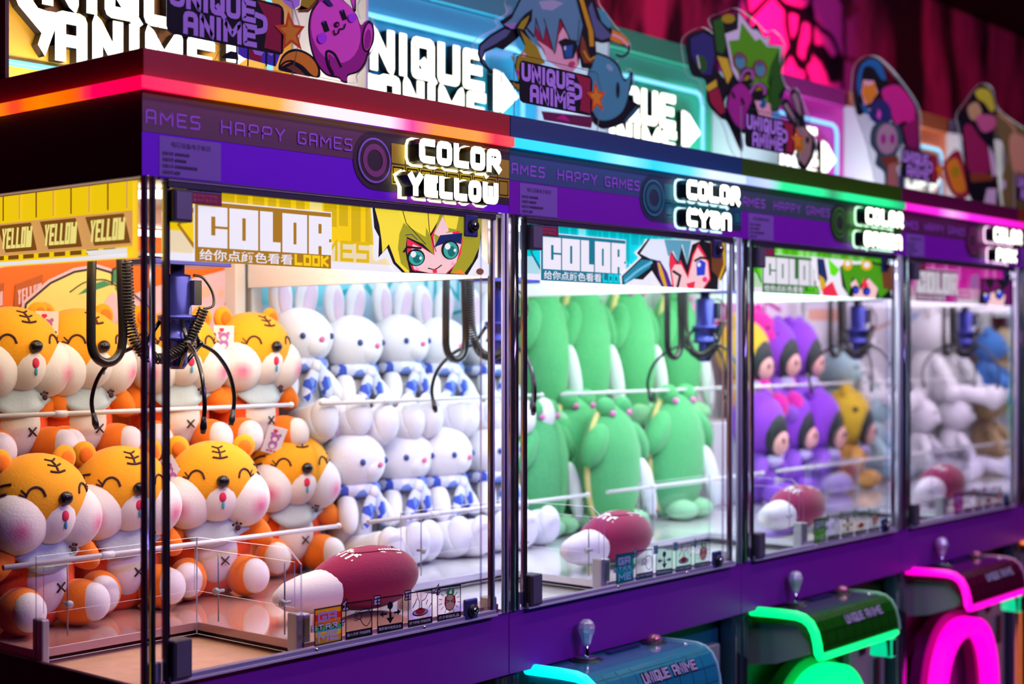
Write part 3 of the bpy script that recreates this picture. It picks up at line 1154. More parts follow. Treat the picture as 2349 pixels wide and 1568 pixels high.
def lock(x, z, door, s=1.):
    b = MB()
    b.box((x - .0175 * s, -.014, z - .021), (x + .0175 * s, -.0062, z + .021), mat('lock_plate', (.08, .09, .30), .4, .5), .003, seg=2)
    b.lathe([(0, .009), (.0095, .009), (.0115, .006), (.0115, 0)], (x, -.014, z), M_dark, 20, Matrix.Rotation(R(90), 4, 'X'))
    b.lathe([(0, .0105), (.005, .0105), (.006, .008)], (x, -.014, z), M_chrome, 16, Matrix.Rotation(R(90), 4, 'X'))
    b.box((x - .0007, -.0252, z - .004), (x + .0007, -.0243, z + .004), M_black)
    return b.build('lock', door)


def door(c, i, root):
    xL, xR = .0405, .764
    b = MB()
    b.pane((xL, -.006, Z_G0 + .004), (xR, 0, Z_G1 - .006), M_pane, M_edge, 1)
    d = b.build('door', root)
    d['label'] = 'hinged clear glass door'
    b = MB()
    b.box((xL, -.011, Z_G1 - .015), (W - .05, .002, Z_G1 + .0), mat('door_rail', (.10, .09, .12), .3, .6), .001)
    b.box((xL, -.0125, Z_G1 - .005), (W - .05, -.0112, Z_G1 - .003), M_steel)
    b.build('top_rail', d)
    b = MB()
    b.box((xL + .002, -.012, Z_G0 + .0005), (W - .05, .001, Z_G0 + .012), mat('ledge_grey', (.42, .38, .55), .35, .2), .001)
    b.box((xL + .002, -.0155, Z_G0 + .0005), (W - .05, -.0122, Z_G0 + .005), mat('silver_bead', (.85, .80, .92), .25, .2), .0008)
    for x in (.34, .60):
        b.lathe([(0, .003), (.004, .002), (.004, 0)], (x, -.012, Z_G0 + .007), M_chrome, 12, Matrix.Rotation(R(90), 4, 'X'))
    b.build('bottom_rail', d)
    b = MB()
    b.box((xL - .001, -.0075, Z_G0 + .004), (xL + .0035, .003, Z_G1 - .006), M_gasket)
    b.box((xL + .0036, -.0072, Z_G0 + .004), (xL + .006, .0015, Z_G1 - .006), M_chrome)
    b.build('edge_gasket', d)
    hinge(.0445, .0805, 1.692, 1.742, d)
    hinge(.0445, .0795, .992, 1.052, d)
    x, z = ux(1080, 518, -.01)
    lock(x, z, d)
    x, z = ux(1079, 1398, -.01)
    lock(x, z, d)
    # red warning card beside the upper hinge
    A = Art(plane_y(-.0066))
    xa, za = ux(429, 464, -.0066)
    xb, zb = ux(507, 437, -.0066)
    zt = za + .027
    A.rect(xa - .0012, za - .0012, xb + .0012, zt + .0012, M_black)
    A.rect(xa, za, xb, za + .0165, mat('warning_red', (.38, .01, .05), .5))
    A.h -= A.step
    A.rect(xa, za + .0175, xb, zt, mat('warning_grey', (.45, .4, .5), .5))
    A.fill([(xa + .021, za + .0188), (xa + .028, za + .0188), (xa + .0245, zt - .0012)], M_black)
    A.cjk('注意', xa + .03, za + .0188, xa + .045, zt - .0015, M_black, .02)
    wr = mat('warning_text', (.7, .12, .2), .5)
    A.cjk('请勿拍打玻璃', xa + .009, za + .0092, xb - .009, za + .0148, wr, .01)
    A.cjk('请勿摇晃机台', xa + .009, za + .0020, xb - .009, za + .0076, wr, .01)
    A.build('warning_card', d)
    if c['n'] != 'blue':
        banner(c, i, d)
        stickers(c, i, d)


def post(root, x, side):
    """clear corner strip with bright and dark edge lines"""
    b = MB()
    a, e = (x, x + .036) if side < 0 else (x, x + .056)
    b.pane((a, -.005, Z_G0 + .001), (e, .001, Z_G1), M_acry, M_edge, 1)
    o = b.build('corner_post', root)
    b = MB()
    lines = ((.003, .0045, 'g'), (.0105, .0058, 'c'), (.0175, .0045, 'g')) if side < 0 else ((.003, .003, 'g'), (.009, .0045, 'c'), (.0385, .0045, 'c'), (.0435, .003, 'g'), (.050, .004, 'c'))
    for dx, r, k in lines:
        if k == 'c':
            b.tube([(x + dx, -.004, Z_G0 + .002), (x + dx, -.004, Z_G1)], r * .8, M_postedge if side < 0 else mat('bright_edge', (.80, .78, .92), .25), 10)
        else:
            b.box((x + dx - r / 2, -.0075, Z_G0 + .002), (x + dx + r / 2, .003, Z_G1), M_gasket)
    b.build('edge_strip', o)
    b = MB()
    if side < 0:
        b.box((x + .018, .004, Z_G0 + .001), (x + .040, .028, Z_G0 + .034), M_grey, .002)
    else:
        b.box((x + .006, .004, Z_G0 + .001), (x + .030, .028, Z_G0 + .034), M_grey, .002)
    b.build('foot_bracket', o)


def chute(c, i, root):
    Yb, Xr, z0, z1 = .307, .336, 1.0, 1.155
    b = MB()
    b.pane((.010, Yb - .002, z0 - .02), (Xr, Yb + .002, z1), M_acry, M_acre, 1)
    ch = b.build('prize_chute', root)
    ch['label'] = 'clear acrylic walls around the prize drop'
    b = MB()
    pts = [(Yb, z0 - .02), (Yb, z1), (.055, z1 + .003), (.022, z1 - .022), (.022, z0 - .02)]
    b.prism([Vector((Xr - .002, y, z)) for y, z in pts], (.004, 0, 0), M_acry, M_acre)
    # height extension sheet bolted on, a few mm inside
    b.build('side_wall', ch)
    b = MB()
    b.pane((.02, Yb - .008, z0 + .06), (Xr - .01, Yb - .005, z1 - .018), M_acry, M_acre, 1)
    b.prism([Vector((Xr - .009, y, z)) for y, z in [(Yb - .01, z0 + .06), (Yb - .01, z1 - .018), (.03, z1 - .018), (.03, z0 + .06)]], (.003, 0, 0), M_acry, M_acre)
    b.build('height_panel', ch)
    ms = mat('slot_dark', (.25, .24, .32), .3, .5)
    for (u, va, vb, vk, wall) in ((155, 1292, 1458, 1385, 'b'), (501, 1268, 1425, 1355, 'r'), (653, 1290, 1455, 1382, 'r')):
        b = MB()
        if wall == 'b':
            p0, p1, pk = unproj(u, va, Yb - .004), unproj(u, vb, Yb - .004), unproj(u, vk, Yb - .006)
            ax = Matrix.Rotation(R(90), 4, 'X')
        else:
            def on_x(u_, v_):
                d = DV + RV * ((u_ - CX) / FPX) + Vector((0, 0, (HY - v_) / FPX))
                return CAM + d * ((Xr - .003 - CAM.x) / d.x)
            p0, p1, pk = on_x(u, va), on_x(u, vb), on_x(u, vk)
            ax = Matrix.Rotation(R(-90), 4, 'Y')
        b.tube([p0, p1], .0013, ms, 6)
        b.lathe([(0, .009), (.0062, .009), (.0068, .007), (.0068, .003), (.003, .003), (.003, -.012), (0, -.012)], pk, M_grey, 14, ax)
        b.build('slot_knob', ch)
    for bx in (((.010, Yb - .018, .955), (.0245, Yb + .012, 1.052)), ((Xr - .011, .020, .985), (Xr + .003, .046, 1.05)), ((Xr + .004, .020, .985), (Xr + .020, .046, 1.048))):
        b = MB()
        b.box(*bx, mat('chute_bracket', (.40, .40, .46), .35, .4), .003, seg=2)
        b.build('wall_bracket', ch)


def claw(root, lx, ly):
    ztop = 1.652
    b = MB()
    b.box((lx - .085, ly - .05, ztop - .004), (lx + .085, ly + .05, ztop + .005), M_bluemet, .001)
    b.box((lx - .095, ly - .03, ztop + .009), (lx + .08, ly + .055, ztop + .016), M_steel, .001)
    b.box((lx - .02, ly - .02, ztop + .014), (lx + .02, ly + .02, Z_G1 + .02), M_steel)
    cl = b.build('claw', root)
    cl['label'] = 'three-pronged claw hanging from its carriage'
    b = MB()
    b.lathe([(0, .0), (.013, 0), (.013, -.014), (.024, -.016), (.026, -.02), (.026, -.088), (.036, -.09), (.036, -.098), (.030, -.1), (.030, -.128), (.033, -.130), (.033, -.136), (.018, -.138), (.018, -.180), (.012, -.188), (0, -.188)], (lx, ly, ztop - .004), M_bluemet, 20)
    b.box((lx + .012, ly - .034, ztop - .075), (lx + .03, ly - .02, ztop - .03), M_dark, .001)
    b.build('motor_housing', cl)
    base = math.atan2(-RV.y, -RV.x)
    for k in range(3):
        a = base + k * math.tau / 3
        e = Vector((math.cos(a), math.sin(a), 0))
        o = Vector((lx, ly, ztop - .004))
        P = lambda r, z: o + e * r + Vector((0, 0, z))
        b = MB()
        b.tube([P(.032, -.10), P(.058, -.140)], .0042, M_prong, 8)
        b.tube([P(.014, -.184), P(.062, -.142)], .0042, M_prong, 8)
        pts = cat([P(.062, -.142), P(.105, -.160), P(.142, -.198), P(.157, -.245), P(.150, -.285)], False, 5)
        b.tube(pts, [.0040] * len(pts), M_prong, 8)
        b.tube([P(.1535, -.268), P(.150, -.288), P(.147, -.298)], [.0045, .0066, .0042], M_hose, 10)
        b.ell(P(.060, -.141), .007, M_prong, seg=10, rings=6)
        b.build('prong', cl)
    b = MB()
    hx = lx - .150
    r = .027
    pts = [(hx - r, ly, ztop + .05), (hx - r - .004, ly, ztop - .02), (hx - r - .005, ly, ztop - .13)]
    pts += [(hx + (r + .004) * math.cos(R(a)), ly, ztop - .145 + (r + .004) * math.sin(R(a)) * 1.1) for a in range(190, 351, 20)]
    pts += [(hx + r + .006, ly, ztop - .12), (hx + r + .002, ly, ztop - .02), (hx + r, ly, ztop + .05)]
    b.tube(cat(pts, False, 4), .0083, M_hose, 10)
    b.build('hose_loop', cl)
    # coiled cable hanging in a loop to the motor
    ctl = cat([(lx - .115, ly - .01, ztop + .0), (lx - .112, ly - .01, ztop - .06), (lx - .108, ly - .012, ztop - .12), (lx - .085, ly - .015, ztop - .163), (lx - .045, ly - .02, ztop - .172), (lx - .005, ly - .028, ztop - .150), (lx + .018, ly - .034, ztop - .112), (lx + .032, ly - .036, ztop - .082)], False, 40)
    cum = [0]
    for a, e in zip(ctl, ctl[1:]):
        cum.append(cum[-1] + (e - a).length)
    n = 620
    turns = cum[-1] / .0058
    pts = []
    k = 0
    for q in range(n):
        s = cum[-1] * q / (n - 1)
        while k < len(cum) - 2 and cum[k + 1] < s:
            k += 1
        t = (s - cum[k]) / max(cum[k + 1] - cum[k], 1e-9)
        p = ctl[k].lerp(ctl[k + 1], t)
        d = (ctl[k + 1] - ctl[k]).normalized()
        n1 = Vector((0, 1, 0))
        n2 = d.cross(n1).normalized()
        an = turns * math.tau * q / (n - 1)
        pts.append(p + (n1 * math.cos(an) + n2 * math.sin(an)) * .0085)
    b = MB()
    b.tube(pts, .0021, M_hose, 5)
    b.tube(cat([(lx + .032, ly - .036, ztop - .082), (lx + .052, ly - .038, ztop - .075), (lx + .052, ly - .035, ztop - .05), (lx + .035, ly - .03, ztop - .025), (lx + .02, ly - .02, ztop - .02)], False, 6), .0025, M_hose, 8)
    b.build('coil_cable', cl)


PROF = [(.02, .858), (-.06, .861), (-.105, .861), (-.125, .857), (-.142, .846), (-.154, .826), (-.161, .80), (-.164, .778), (-.158, .766)]


def on_z(u, v, z):
    d = DV + RV * ((u - CX) / FPX) + Vector((0, 0, (HY - v) / FPX))
    return CAM + d * ((z - CAM.z) / d.z)


def console(c, i, root):
    xa, xb = .082, .498
    mp = mat('console_' + c['n'], c['con'], .12, coat=1.0)
    b = MB()
    P = [(y, z) for y, z in PROF]
    for (y0, z0), (y1, z1) in zip(P, P[1:]):
        b.face([(xa, y0, z0), (xb, y0, z0), (xb, y1, z1), (xa, y1, z1)], mp, True)
    back = [(.02, .83), (-.10, .835), (-.135, .80), (-.145, .766)]
    loop = P + back[::-1]
    for x in (xa, xb):
        b.prism([Vector((x, y, z)) for y, z in loop], (.002 if x == xa else -.002, 0, 0), mp)
    for (y0, z0), (y1, z1) in zip(back, back[1:]):
        b.face([(xa, y0, z0), (xb, y0, z0), (xb, y1, z1), (xa, y1, z1)], M_grey)
    cn = b.build('control_console', root)
    b = MB()
    b.prism([Vector((xa + .012, y, z)) for y, z in [(.05, .835), (-.11, .835), (-.138, .79), (-.12, .765), (-.04, .735), (.05, .72)]], (xb - xa - .024, 0, 0), mat('console_belly', (.42, .42, .45), .4))
    b.build('underside_box', cn)
    # light tube round the panel edge
    b = MB()
    e = [(xa - .004, y, z) for y, z in PROF[:-1]]
    f = [(xb + .003, y, z) for y, z in PROF[:-1]]
    pts = e + [(xa + .006, -.162, .768), (xa + .03, -.162, .766), (xb - .03, -.162, .766), (xb - .006, -.162, .768)]
    nm = glow('console_neon_' + c['n'], c['neon'], 1.6)
    b.tube(pts, [.0115] * len(e) + [.0095, .0085, .0085, .006], nm, 10)
    b.tube([pts[-1]] + f[::-1], .0038, mat('trim_pale_' + c['n'], tuple(.35 + .5 * v for v in c['neon']), .3), 8)
    b.build('edge_light', cn)
    # printed tiles and shop lettering on the curved front
    cum = [0]
    for a, q in zip(PROF, PROF[1:]):
        cum.append(cum[-1] + math.hypot(q[0] - a[0], q[1] - a[1]))

    def cv(x, s, h):
        k = 0
        while k < len(cum) - 2 and cum[k + 1] < s:
            k += 1
        t = (s - cum[k]) / (cum[k + 1] - cum[k])
        y = PROF[k][0] + (PROF[k + 1][0] - PROF[k][0]) * t
        z = PROF[k][1] + (PROF[k + 1][1] - PROF[k][1]) * t
        n = Vector((0, -(PROF[k][1] - PROF[k + 1][1]), -(PROF[k + 1][0] - PROF[k][0])))
        n = Vector((0, -(n.y * -1), n.z)) if False else Vector((0, (PROF[k + 1][1] - PROF[k][1]), -(PROF[k + 1][0] - PROF[k][0]))).normalized()
        return Vector((x, y, z)) + n * (h + .0004)
    A = Art(cv, .0002)
    ln = mat('console_line_' + c['n'], tuple(v * .25 for v in c['con']), .3)
    n = 9
    for k in range(1, n):
        x = xa + (xb - xa) * k / n
        s = cum[3]
        while s < cum[-1] - .004:
            A.stroke([(x, s), (x, s + .01)], .0012, ln)
            A.h -= A.step
            s += .01
    for s in (cum[3] + .012, cum[3] + .048, cum[3] + .08):
        A.stroke([(xa + .002, s), (xb - .002, s)], .0012, ln)
        A.h -= A.step
    A.h += A.step
    tx = mat('console_text', (.55, .52, .7), .35)
    s0 = cum[3] + .045
    fm = A.fm
    A.fm = lambda a, b_, h: fm(a, s0 - b_, h)
    for m_, t, dx in ((M_black, .0085, .002), (tx, .0042, 0)):
        A.text('UNIQUE', xa + .155 - dx, -dx, .02, .022 + 2 * dx, t, m_, gap=.1, fit=.092 + 2 * dx)
        A.text('ANIME', xa + .26 - dx, -dx, .02, .022 + 2 * dx, t, m_, gap=.1, fit=.085 + 2 * dx)
    A.build('printed_front', cn)
    # joystick, start button, display and screws on the top
    j = on_z(1345, 1511, .862)
    jx, jy = j.x - W, max(j.y, -.085)
    b = MB()
    b.lathe([(0, .006), (.022, .0055), (.030, .002), (.034, 0)], (jx, jy, .861), M_dark, 24)
    b.lathe([(0, .0085), (.020, .0075), (.024, .0055)], (jx, jy, .861), mat('joystick_dust', (.25, .24, .4), .2, .7), 24)
    b.lathe([(.0062, .006), (.0055, .04), (0, .04)], (jx, jy, .861), M_chrome, 14)
    js = b.build('joystick', cn)
    b = MB()
    b.lathe([(.006, .028), (.010, .034), (.013, .046), (.0175, .058), (.0185, .066), (.015, .076), (.008, .082), (0, .083)], (jx, jy, .861), mat('crystal_knob', (.92, .88, 1), .12, .3, bump=.6, bscale=120), 9, smooth=False)
    b.build('crystal_knob', js)
    q = on_z(1500, 1472, .862)
    b = MB()
    b.lathe([(0, .004), (.020, .004), (.026, .002), (.028, 0)], (q.x - W, q.y, .861), M_dark, 24)
    b.lathe([(.017, .003), (.017, .010), (.012, .017), (0, .020)], (q.x - W, q.y, .861), mat('start_button', (.7, .25, .35), .1, .6), 24)
    b.build('start_button', cn)
    q1, q2 = on_z(1395, 1497, .862), on_z(1462, 1478, .862)
    b = MB()
    b.box((q1.x - W, min(q1.y, q2.y) - .006, .861), (q2.x - W, max(q1.y, q2.y) + .006, .8632), mat('console_display', (.02, .03, .16), .15))
    b.build('display', cn)
    for x, y in ((xa + .02, -.09), (xb - .02, -.09), (xa + .02, -.015), (xb - .02, -.015)):
        b = MB()
        b.lathe([(0, .003), (.004, .002), (.0045, 0)], (x, y, .861), M_chrome, 10)
        b.build('screw', cn)
    b = MB()
    b.lathe([(0, 0), (.014, 0), (.02, -.03), (.022, -.055), (0, -.055)], (xb - .035, -.125, .765), glow('cup_glow_' + c['n'], (.0, .9, .4) if i in (2, 3) else c['neon'], .8), 16)
    b.box((xb - .012, -.15, .70), (xb + .015, -.09, .75), M_dark, .004)
    b.build('coin_cup', cn)


def lower(c, i, root):
    b = MB()
    b.box((.032, .045, .02), (W - .032, T - .01, .862), mat('cabinet_' + c['n'], tuple(.5 * v for v in c['con']), .35))
    cb = b.build('cabinet', root)
    for x in (.002, W - .032):
        b = MB()
        b.box((x, .004, 0), (x + .030, .04, .86), M_tealmet, .003)
        b.box((x + .008, -.002, 0), (x + .013, .0045, .86), M_chrome)
        b.box((x + .019, -.002, 0), (x + .024, .0045, .86), M_chrome)
        b.build('corner_rail', cb)
    # lit oval ring round the prize door
    b = MB()
    cx, cz = .335, .42
    N = 56

    def oval(rx, rz, p=2.4):
        o = []
        for k in range(N):
            a = k * math.tau / N
            ca, sa = math.cos(a), math.sin(a)
            o.append((cx + rx * math.copysign(abs(ca) ** (2 / p), ca), cz + rz * math.copysign(abs(sa) ** (2 / p), sa)))
        return o
    gm = glow('ring_neon_' + c['n'], c['neon'], 1.6)
    dm = mat('ring_side_' + c['n'], tuple(.35 * v for v in c['neon']), .3)
    for (ro, ri, y0, y1, mf, ms) in ((.215, .168, -.02, -.062, gm, gm), (.228, .18, .03, -.004, dm, dm)):
        o_, i_ = oval(ro, ro * 1.27), oval(ri, ri * 1.33)
        for k in range(N):
            k2 = (k + 1) % N
            V = lambda p, y: Vector((p[0], y, p[1]))
            b.face([V(o_[k], y1), V(o_[k2], y1), V(i_[k2], y1), V(i_[k], y1)], mf)
            b.face([V(o_[k], y0), V(o_[k2], y0), V(o_[k2], y1), V(o_[k], y1)], ms)
            b.face([V(i_[k], y1), V(i_[k2], y1), V(i_[k2], y0), V(i_[k], y0)], ms)
            b.face([V(i_[k], y0), V(i_[k2], y0), V(o_[k2], y0), V(o_[k], y0)], ms)
    b.build('prize_door_ring', cb)
    b = MB()
    b.prism([Vector((p[0], .03, p[1])) for p in oval(.17, .225)], (0, .012, 0), mat('prize_flap', (.03, .02, .04), .25))
    b.build('prize_flap', cb)
    b = MB()
    b.box((.585, .02, .15), (.79, .044, .80), mat('coin_plate', (.50, .48, .52), .35, .4), .003)
    b.build('coin_panel', cb)
    for nm, a_, e_ in (('coin_slot', (.635, .012, .66), (.665, .0205, .76)), ('coin_slot', (.72, .012, .55), (.75, .0205, .64)), ('return_tray', (.62, .012, .2), (.76, .0205, .36))):
        b = MB()
        b.box(a_, e_, M_dark, .003)
        b.build(nm, cb)
    for nm, x, z, mm in (('key_lock', .745, .72, M_chrome), ('key_lock', .65, .50, M_dark)):
        b = MB()
        b.lathe([(0, .01), (.012, .008), (.014, 0)], (x, .02, z), mm, 16, Matrix.Rotation(R(90), 4, 'X'))
        b.build(nm, cb)
    b = MB()
    b.ell((.69, .018, .70), .008, glow('coin_led', (.1, .25, 1), 2.5), seg=10, rings=6)
    b.build('indicator_light', cb)
    for x in (.06, W - .06):
        for y in (.1, T - .1):
            b = MB()
            b.lathe([(0, 0), (.025, 0), (.025, .02), (0, .02)], (x, y, .0), M_dark, 12)
            b.build('foot', cb)


def machine(i):
    c = CFG[i]
    root = thing('claw_machine', c['lab'], 'claw machine', (i * W, 0, 0), group='claw machines in a row')
    lower(c, i, root)
    # front fascia and the tray it makes round the playfield
    b = MB()
    b.box((.0005, 0, .862), (W - .0005, .018, Z_G0), mat('fascia_plum', (.26, .02, .42), .45, spec=.3), .0015)
    b.box((.0005, .018, .862), (.010, T, Z_G0), M_side)
    b.box((W - .010, .018, .862), (W - .0005, T, Z_G0), M_side)
    b.box((.010, T - .012, .862), (W - .010, T, Z_G0), M_side)
    b.build('fascia', root)
    b = MB()
    b.box((.010, .018, .965), (W - .010, T - .012, .972), M_wood if i == 0 else M_ledfloor)
    b.build('chute_floor', root)
    b = MB()
    pf = mat('playfield_warm', (.66, .36, .32), .06, coat=1.0) if i == 0 else M_ledfloor
    b.box((.340, .018, .985), (W - .011, T - .012, 1.0), pf, .0008)
    b.box((.011, .311, .985), (.340, T - .012, 1.0), pf, .0008)
    b.build('playfield', root)
    # back board with its poster, rear posts, valances
    b = MB()
    b.box((.004, T - .010, Z_G0), (W - .004, T, Z_G1), M_inner)
    for x in (.009, W - .039):
        b.box((x, T - .052, 1.0), (x + .030, T - .010, Z_G1 - .004), M_inner, .002)
    bb = b.build('back_board', root)
    A = Art(plane_y(T - .0104))
    POSTER[i](A, i)
    A.build('poster', bb)
    for k, x in ((0, .0015), (1, W - .0055)):
        b = MB()
        b.pane((x, .006, Z_G0), (x + .004, T - .011, Z_G1), M_pane, M_edge, 0)
        sp = b.build('side_pane', root)
        b = MB()
        xx = x + .0055 if k == 0 else x - .004
        b.box((xx, .022, 1.636), (xx + .0025, T - .06, Z_G1 - .005), tmat('valance_yellow', (.95, .60, .03), .55) if (i == 0 and k == 0) else mat('valance_white', (.86, .86, .9), .5))
        b.build('side_valance', sp)
        if i == 0 and k == 0:
            side_print(sp)
    post(root, .0, -1)
    post(root, .789, 1)
    door(c, i, root)
    chute(c, i, root)
    # stepped display stand, restraint rods
    b = MB()
    b.box((.045, .655, 1.0), (W - .045, T - .012, 1.262), mat('step_' + c['n'], (.9, .30, .05) if i == 0 else (.75, .78, .8), .5), .004)
    b.build('display_step', root)
    for (y, z, x1) in ((.555, 1.376, .775), (.405, 1.127, .775)):
        b = MB()
        b.tube([(.008, y, z), (x1, y, z)], .0048, M_rod, 10)
        b.tube([(.20, y, z), (.225, y, z)], .0068, M_rod, 10)
        b.ell((x1, y, z), .0066, M_rod, seg=10, rings=6)
        b.build('restraint_rod', root)
    header(c, i, root)
    claw(root, *(((.325, .35), (.375, .35), (.38, .35), (.44, .36), (.42, .36), (.4, .36))[i]))
    console(c, i, root)
    # lamp tube under the machine ceiling and its light
    b = MB()
    pts = chamfer([(.06, .06, 1.742), (W - .06, .06, 1.742), (W - .06, T - .09, 1.742), (.06, T - .09, 1.742)], .05, True)
    b.tube(pts, .007, glow('ceiling_tube_' + c['n'], c['light'], 6), 8, True)
    b.build('ceiling_tube', root)
    pw = (4.9, 5.0, 7.0, 5.5, 5.0, 3.5)[i]
    lamp('machine_ceiling_lamp', 'AREA', (i * W + W / 2, .36, 1.748), (i * W + W / 2, .40, 1.0), c['light'], pw, (.68, .55))
    lamp('machine_front_lamp', 'AREA', (i * W + W / 2, .045, 1.715), (i * W + W / 2, .62, 1.22), c['light'], pw * .42, (.66, .03))

    return root


def side_print(sp):
    """YELLOW frieze on the left side valance (x is depth along the side)"""
    A = Art(lambda a, b, h: Vector((.0012 - h, a, b)), .0003)

    def sy(u, v):     # pixel on the side plane x=0 -> y, z
        d = DV + RV * ((u - CX) / FPX) + Vector((0, 0, (HY - v) / FPX))
        p = CAM + d * ((0 - CAM.x) / d.x)
        return p.y, p.z
    ya, yb = .024, T - .06
    ym, yd = tmat('film_main_yellow', CFG[0]['main'], .6), tmat('film_brown2', (.22, .08, .01), .35)
    yl = tmat('film_pale_yellow', (1, .85, .25), .6)
    am = tmat('film_amber', (.75, .38, .12), .5)
    A.rect(ya, 1.636, yb, Z_G1 - .006, ym)
    A.rect(ya, 1.654, yb, 1.708, am)
    for k in range(16):
        y = ya + .012 + k * .05
        if y < yb - .01:
            A.rect(y, 1.712, y + .004, Z_G1 - .006, yd if k % 2 else am)
    y0, z0 = sy(300, 560)
    for k in range(6):
        yy = .018 + k * .128
        if yy + .1 < yb:
            A.fill([(yy + .100, 1.658), (yy + .125, 1.704), (yy + .022, 1.704), (yy + .004, 1.658)], yd)
            # text mirrored in y because the side is read from outside
            fm = A.fm
            A.fm = lambda a, b, h, fm=fm, yy=yy: fm(yy + .113 - a, b, h)
            A.text('YELLOW', .0, 1.664, .02, .034, .0058, yl, gap=.1, fit=.092, slant=.12)
            A.fm = fm
    A.rect(ya, 1.636, yb, 1.642, M_pw)
    for k in range(9):
        A.rect(ya + .03 + k * .045, 1.645, ya + .062 + k * .045, 1.652, yd)
    A.fill([(.02, 1.650), (.13, 1.650), (.12, 1.643), (.02, 1.641)], M_pw)
    A.build('side_print', sp)


def poster_yellow(A, i):
    o = mat('poster_orange', (1, .19, .003), .6)
    pk = mat('poster_lilac', (.95, .66, .80), .6)
    le = mat('poster_lemon', (1, .88, .25), .6)
    gr = mat('poster_leaf', (.05, .33, .15), .6)
    br = mat('poster_rust', (.55, .12, .01), .6)
    A.rect(.005, 1.0, W - .005, 1.758, o)
    f = px_y(T - .0104, 0, 0, 380, 2.93625)
    fm0 = A.fm
    A.fm = f
    A.fill([(-900, 560), (60, 640), (110, 660), (-200, 740), (-900, 800)], pk)
    for k in range(4):
        x, y = -420 + k * 260, 900 - k * 55
        A.fill([(x, y + 10), (x + 185, y - 60), (x + 175, y + 110), (x - 10, y + 175)], br)
        fm = A.fm
        A.fm = lambda a, b, h, fm=fm, x=x, y=y: fm(x + 15 + a, y + 145 - b - a * .32, h)
        A.text('YELLOW', 0, 0, 20, 96, 13, pk, gap=.2, fit=160)
        A.fm = fm
    A.fill([(1555, 690), (1250, 770), (1000, 820), (860, 880), (930, 1100), (1500, 1300), (1560, 1300)], pk)
    A.fill([(1555, 760), (1500, 940), (1555, 930)], mat('poster_red', (.85, .09, .01), .6))
    for q in ((1370, 850, 38), (1480, 855, 22)):
        A.oval(q[0], q[1], q[2], q[2], mat('poster_peach', (.98, .62, .48), .6))
    lem = [(130, 1250), (145, 1030), (165, 930), (330, 790), (490, 715), (640, 690), (740, 720), (800, 840), (900, 950), (980, 1080), (980, 1300)]
    A.stroke(lem, 52, pk)
    A.fill(lem, le)
    A.stroke(lem, 15, M_black)
    A.fill([(510, 870), (600, 800), (690, 775), (740, 800), (640, 835)], gr)
    A.fill([(745, 700), (830, 660), (800, 780), (745, 790)], gr)
    A.fill([(760, 820), (800, 830), (815, 905), (790, 870)], gr)
    A.stroke([(460, 850), (560, 785), (690, 768), (780, 815)], 8, M_black, smooth=True)
    A.stroke([(740, 800), (745, 700), (850, 655), (800, 770), (775, 815), (880, 860), (1000, 960)], 10, M_black)
    A.fill([(640, 1000), (740, 850), (810, 900), (800, 1040), (700, 1080)], pk)
    A.fm = fm0
    for v in A.bm.verts:
        v.co.x = min(max(v.co.x, .005), W - .005)
        v.co.z = min(max(v.co.z, 1.0), 1.757)


def poster_generic(A, i):
    c = CFG[i]
    base = mat('poster_base_' + c['n'], c['poster'], .6)
    ac = mat('poster_accent_' + c['n'], tuple(.35 * a + .65 * b for a, b in zip(c['poster'], c['main'])), .6)
    A.rect(.005, 1.0, W - .005, 1.758, base)
    A.rect(.005, 1.60, .36, 1.70, ac)
    A.h -= A.step
    A.fill([(.05, 1.38), (.2, 1.48), (.18, 1.3), (.06, 1.26)], ac)
    fm = A.fm
    A.fm = lambda a, b, h: fm(a, b + a * .22, h)
    blue = mat('poster_ink_' + c['n'], tuple(v * .6 for v in c['main']), .6)
    words = {1: 'CYAN', 2: 'GREEN', 3: 'PINK', 4: '', 5: ''}[i]
    if words:
        A.text(words, .28, 1.46, .1, .11, .014, blue, gap=.2, fit=.48)
    A.stroke([(.26, 1.43), (.80, 1.43)], .01, blue)
    A.stroke([(.26, 1.60), (.80, 1.60)], .01, blue)
    A.fm = fm


POSTER = {0: poster_yellow, 1: poster_generic, 2: poster_generic, 3: poster_generic, 4: poster_generic, 5: poster_generic}

# ---------------------------------------------------------------- the room
b = MB()
b.box((-4, -6, -.02), (9, 1.6, 0), mat('floor_dark_tile', (.04, .035, .05), .2, mottle=.3, bscale=3))
structure(b.build('floor'))
b = MB()
b.box((-4, -6, 3.2), (9, 1.6, 3.25), mat('ceiling_black', (.015, .006, .006), .7))
structure(b.build('ceiling'))


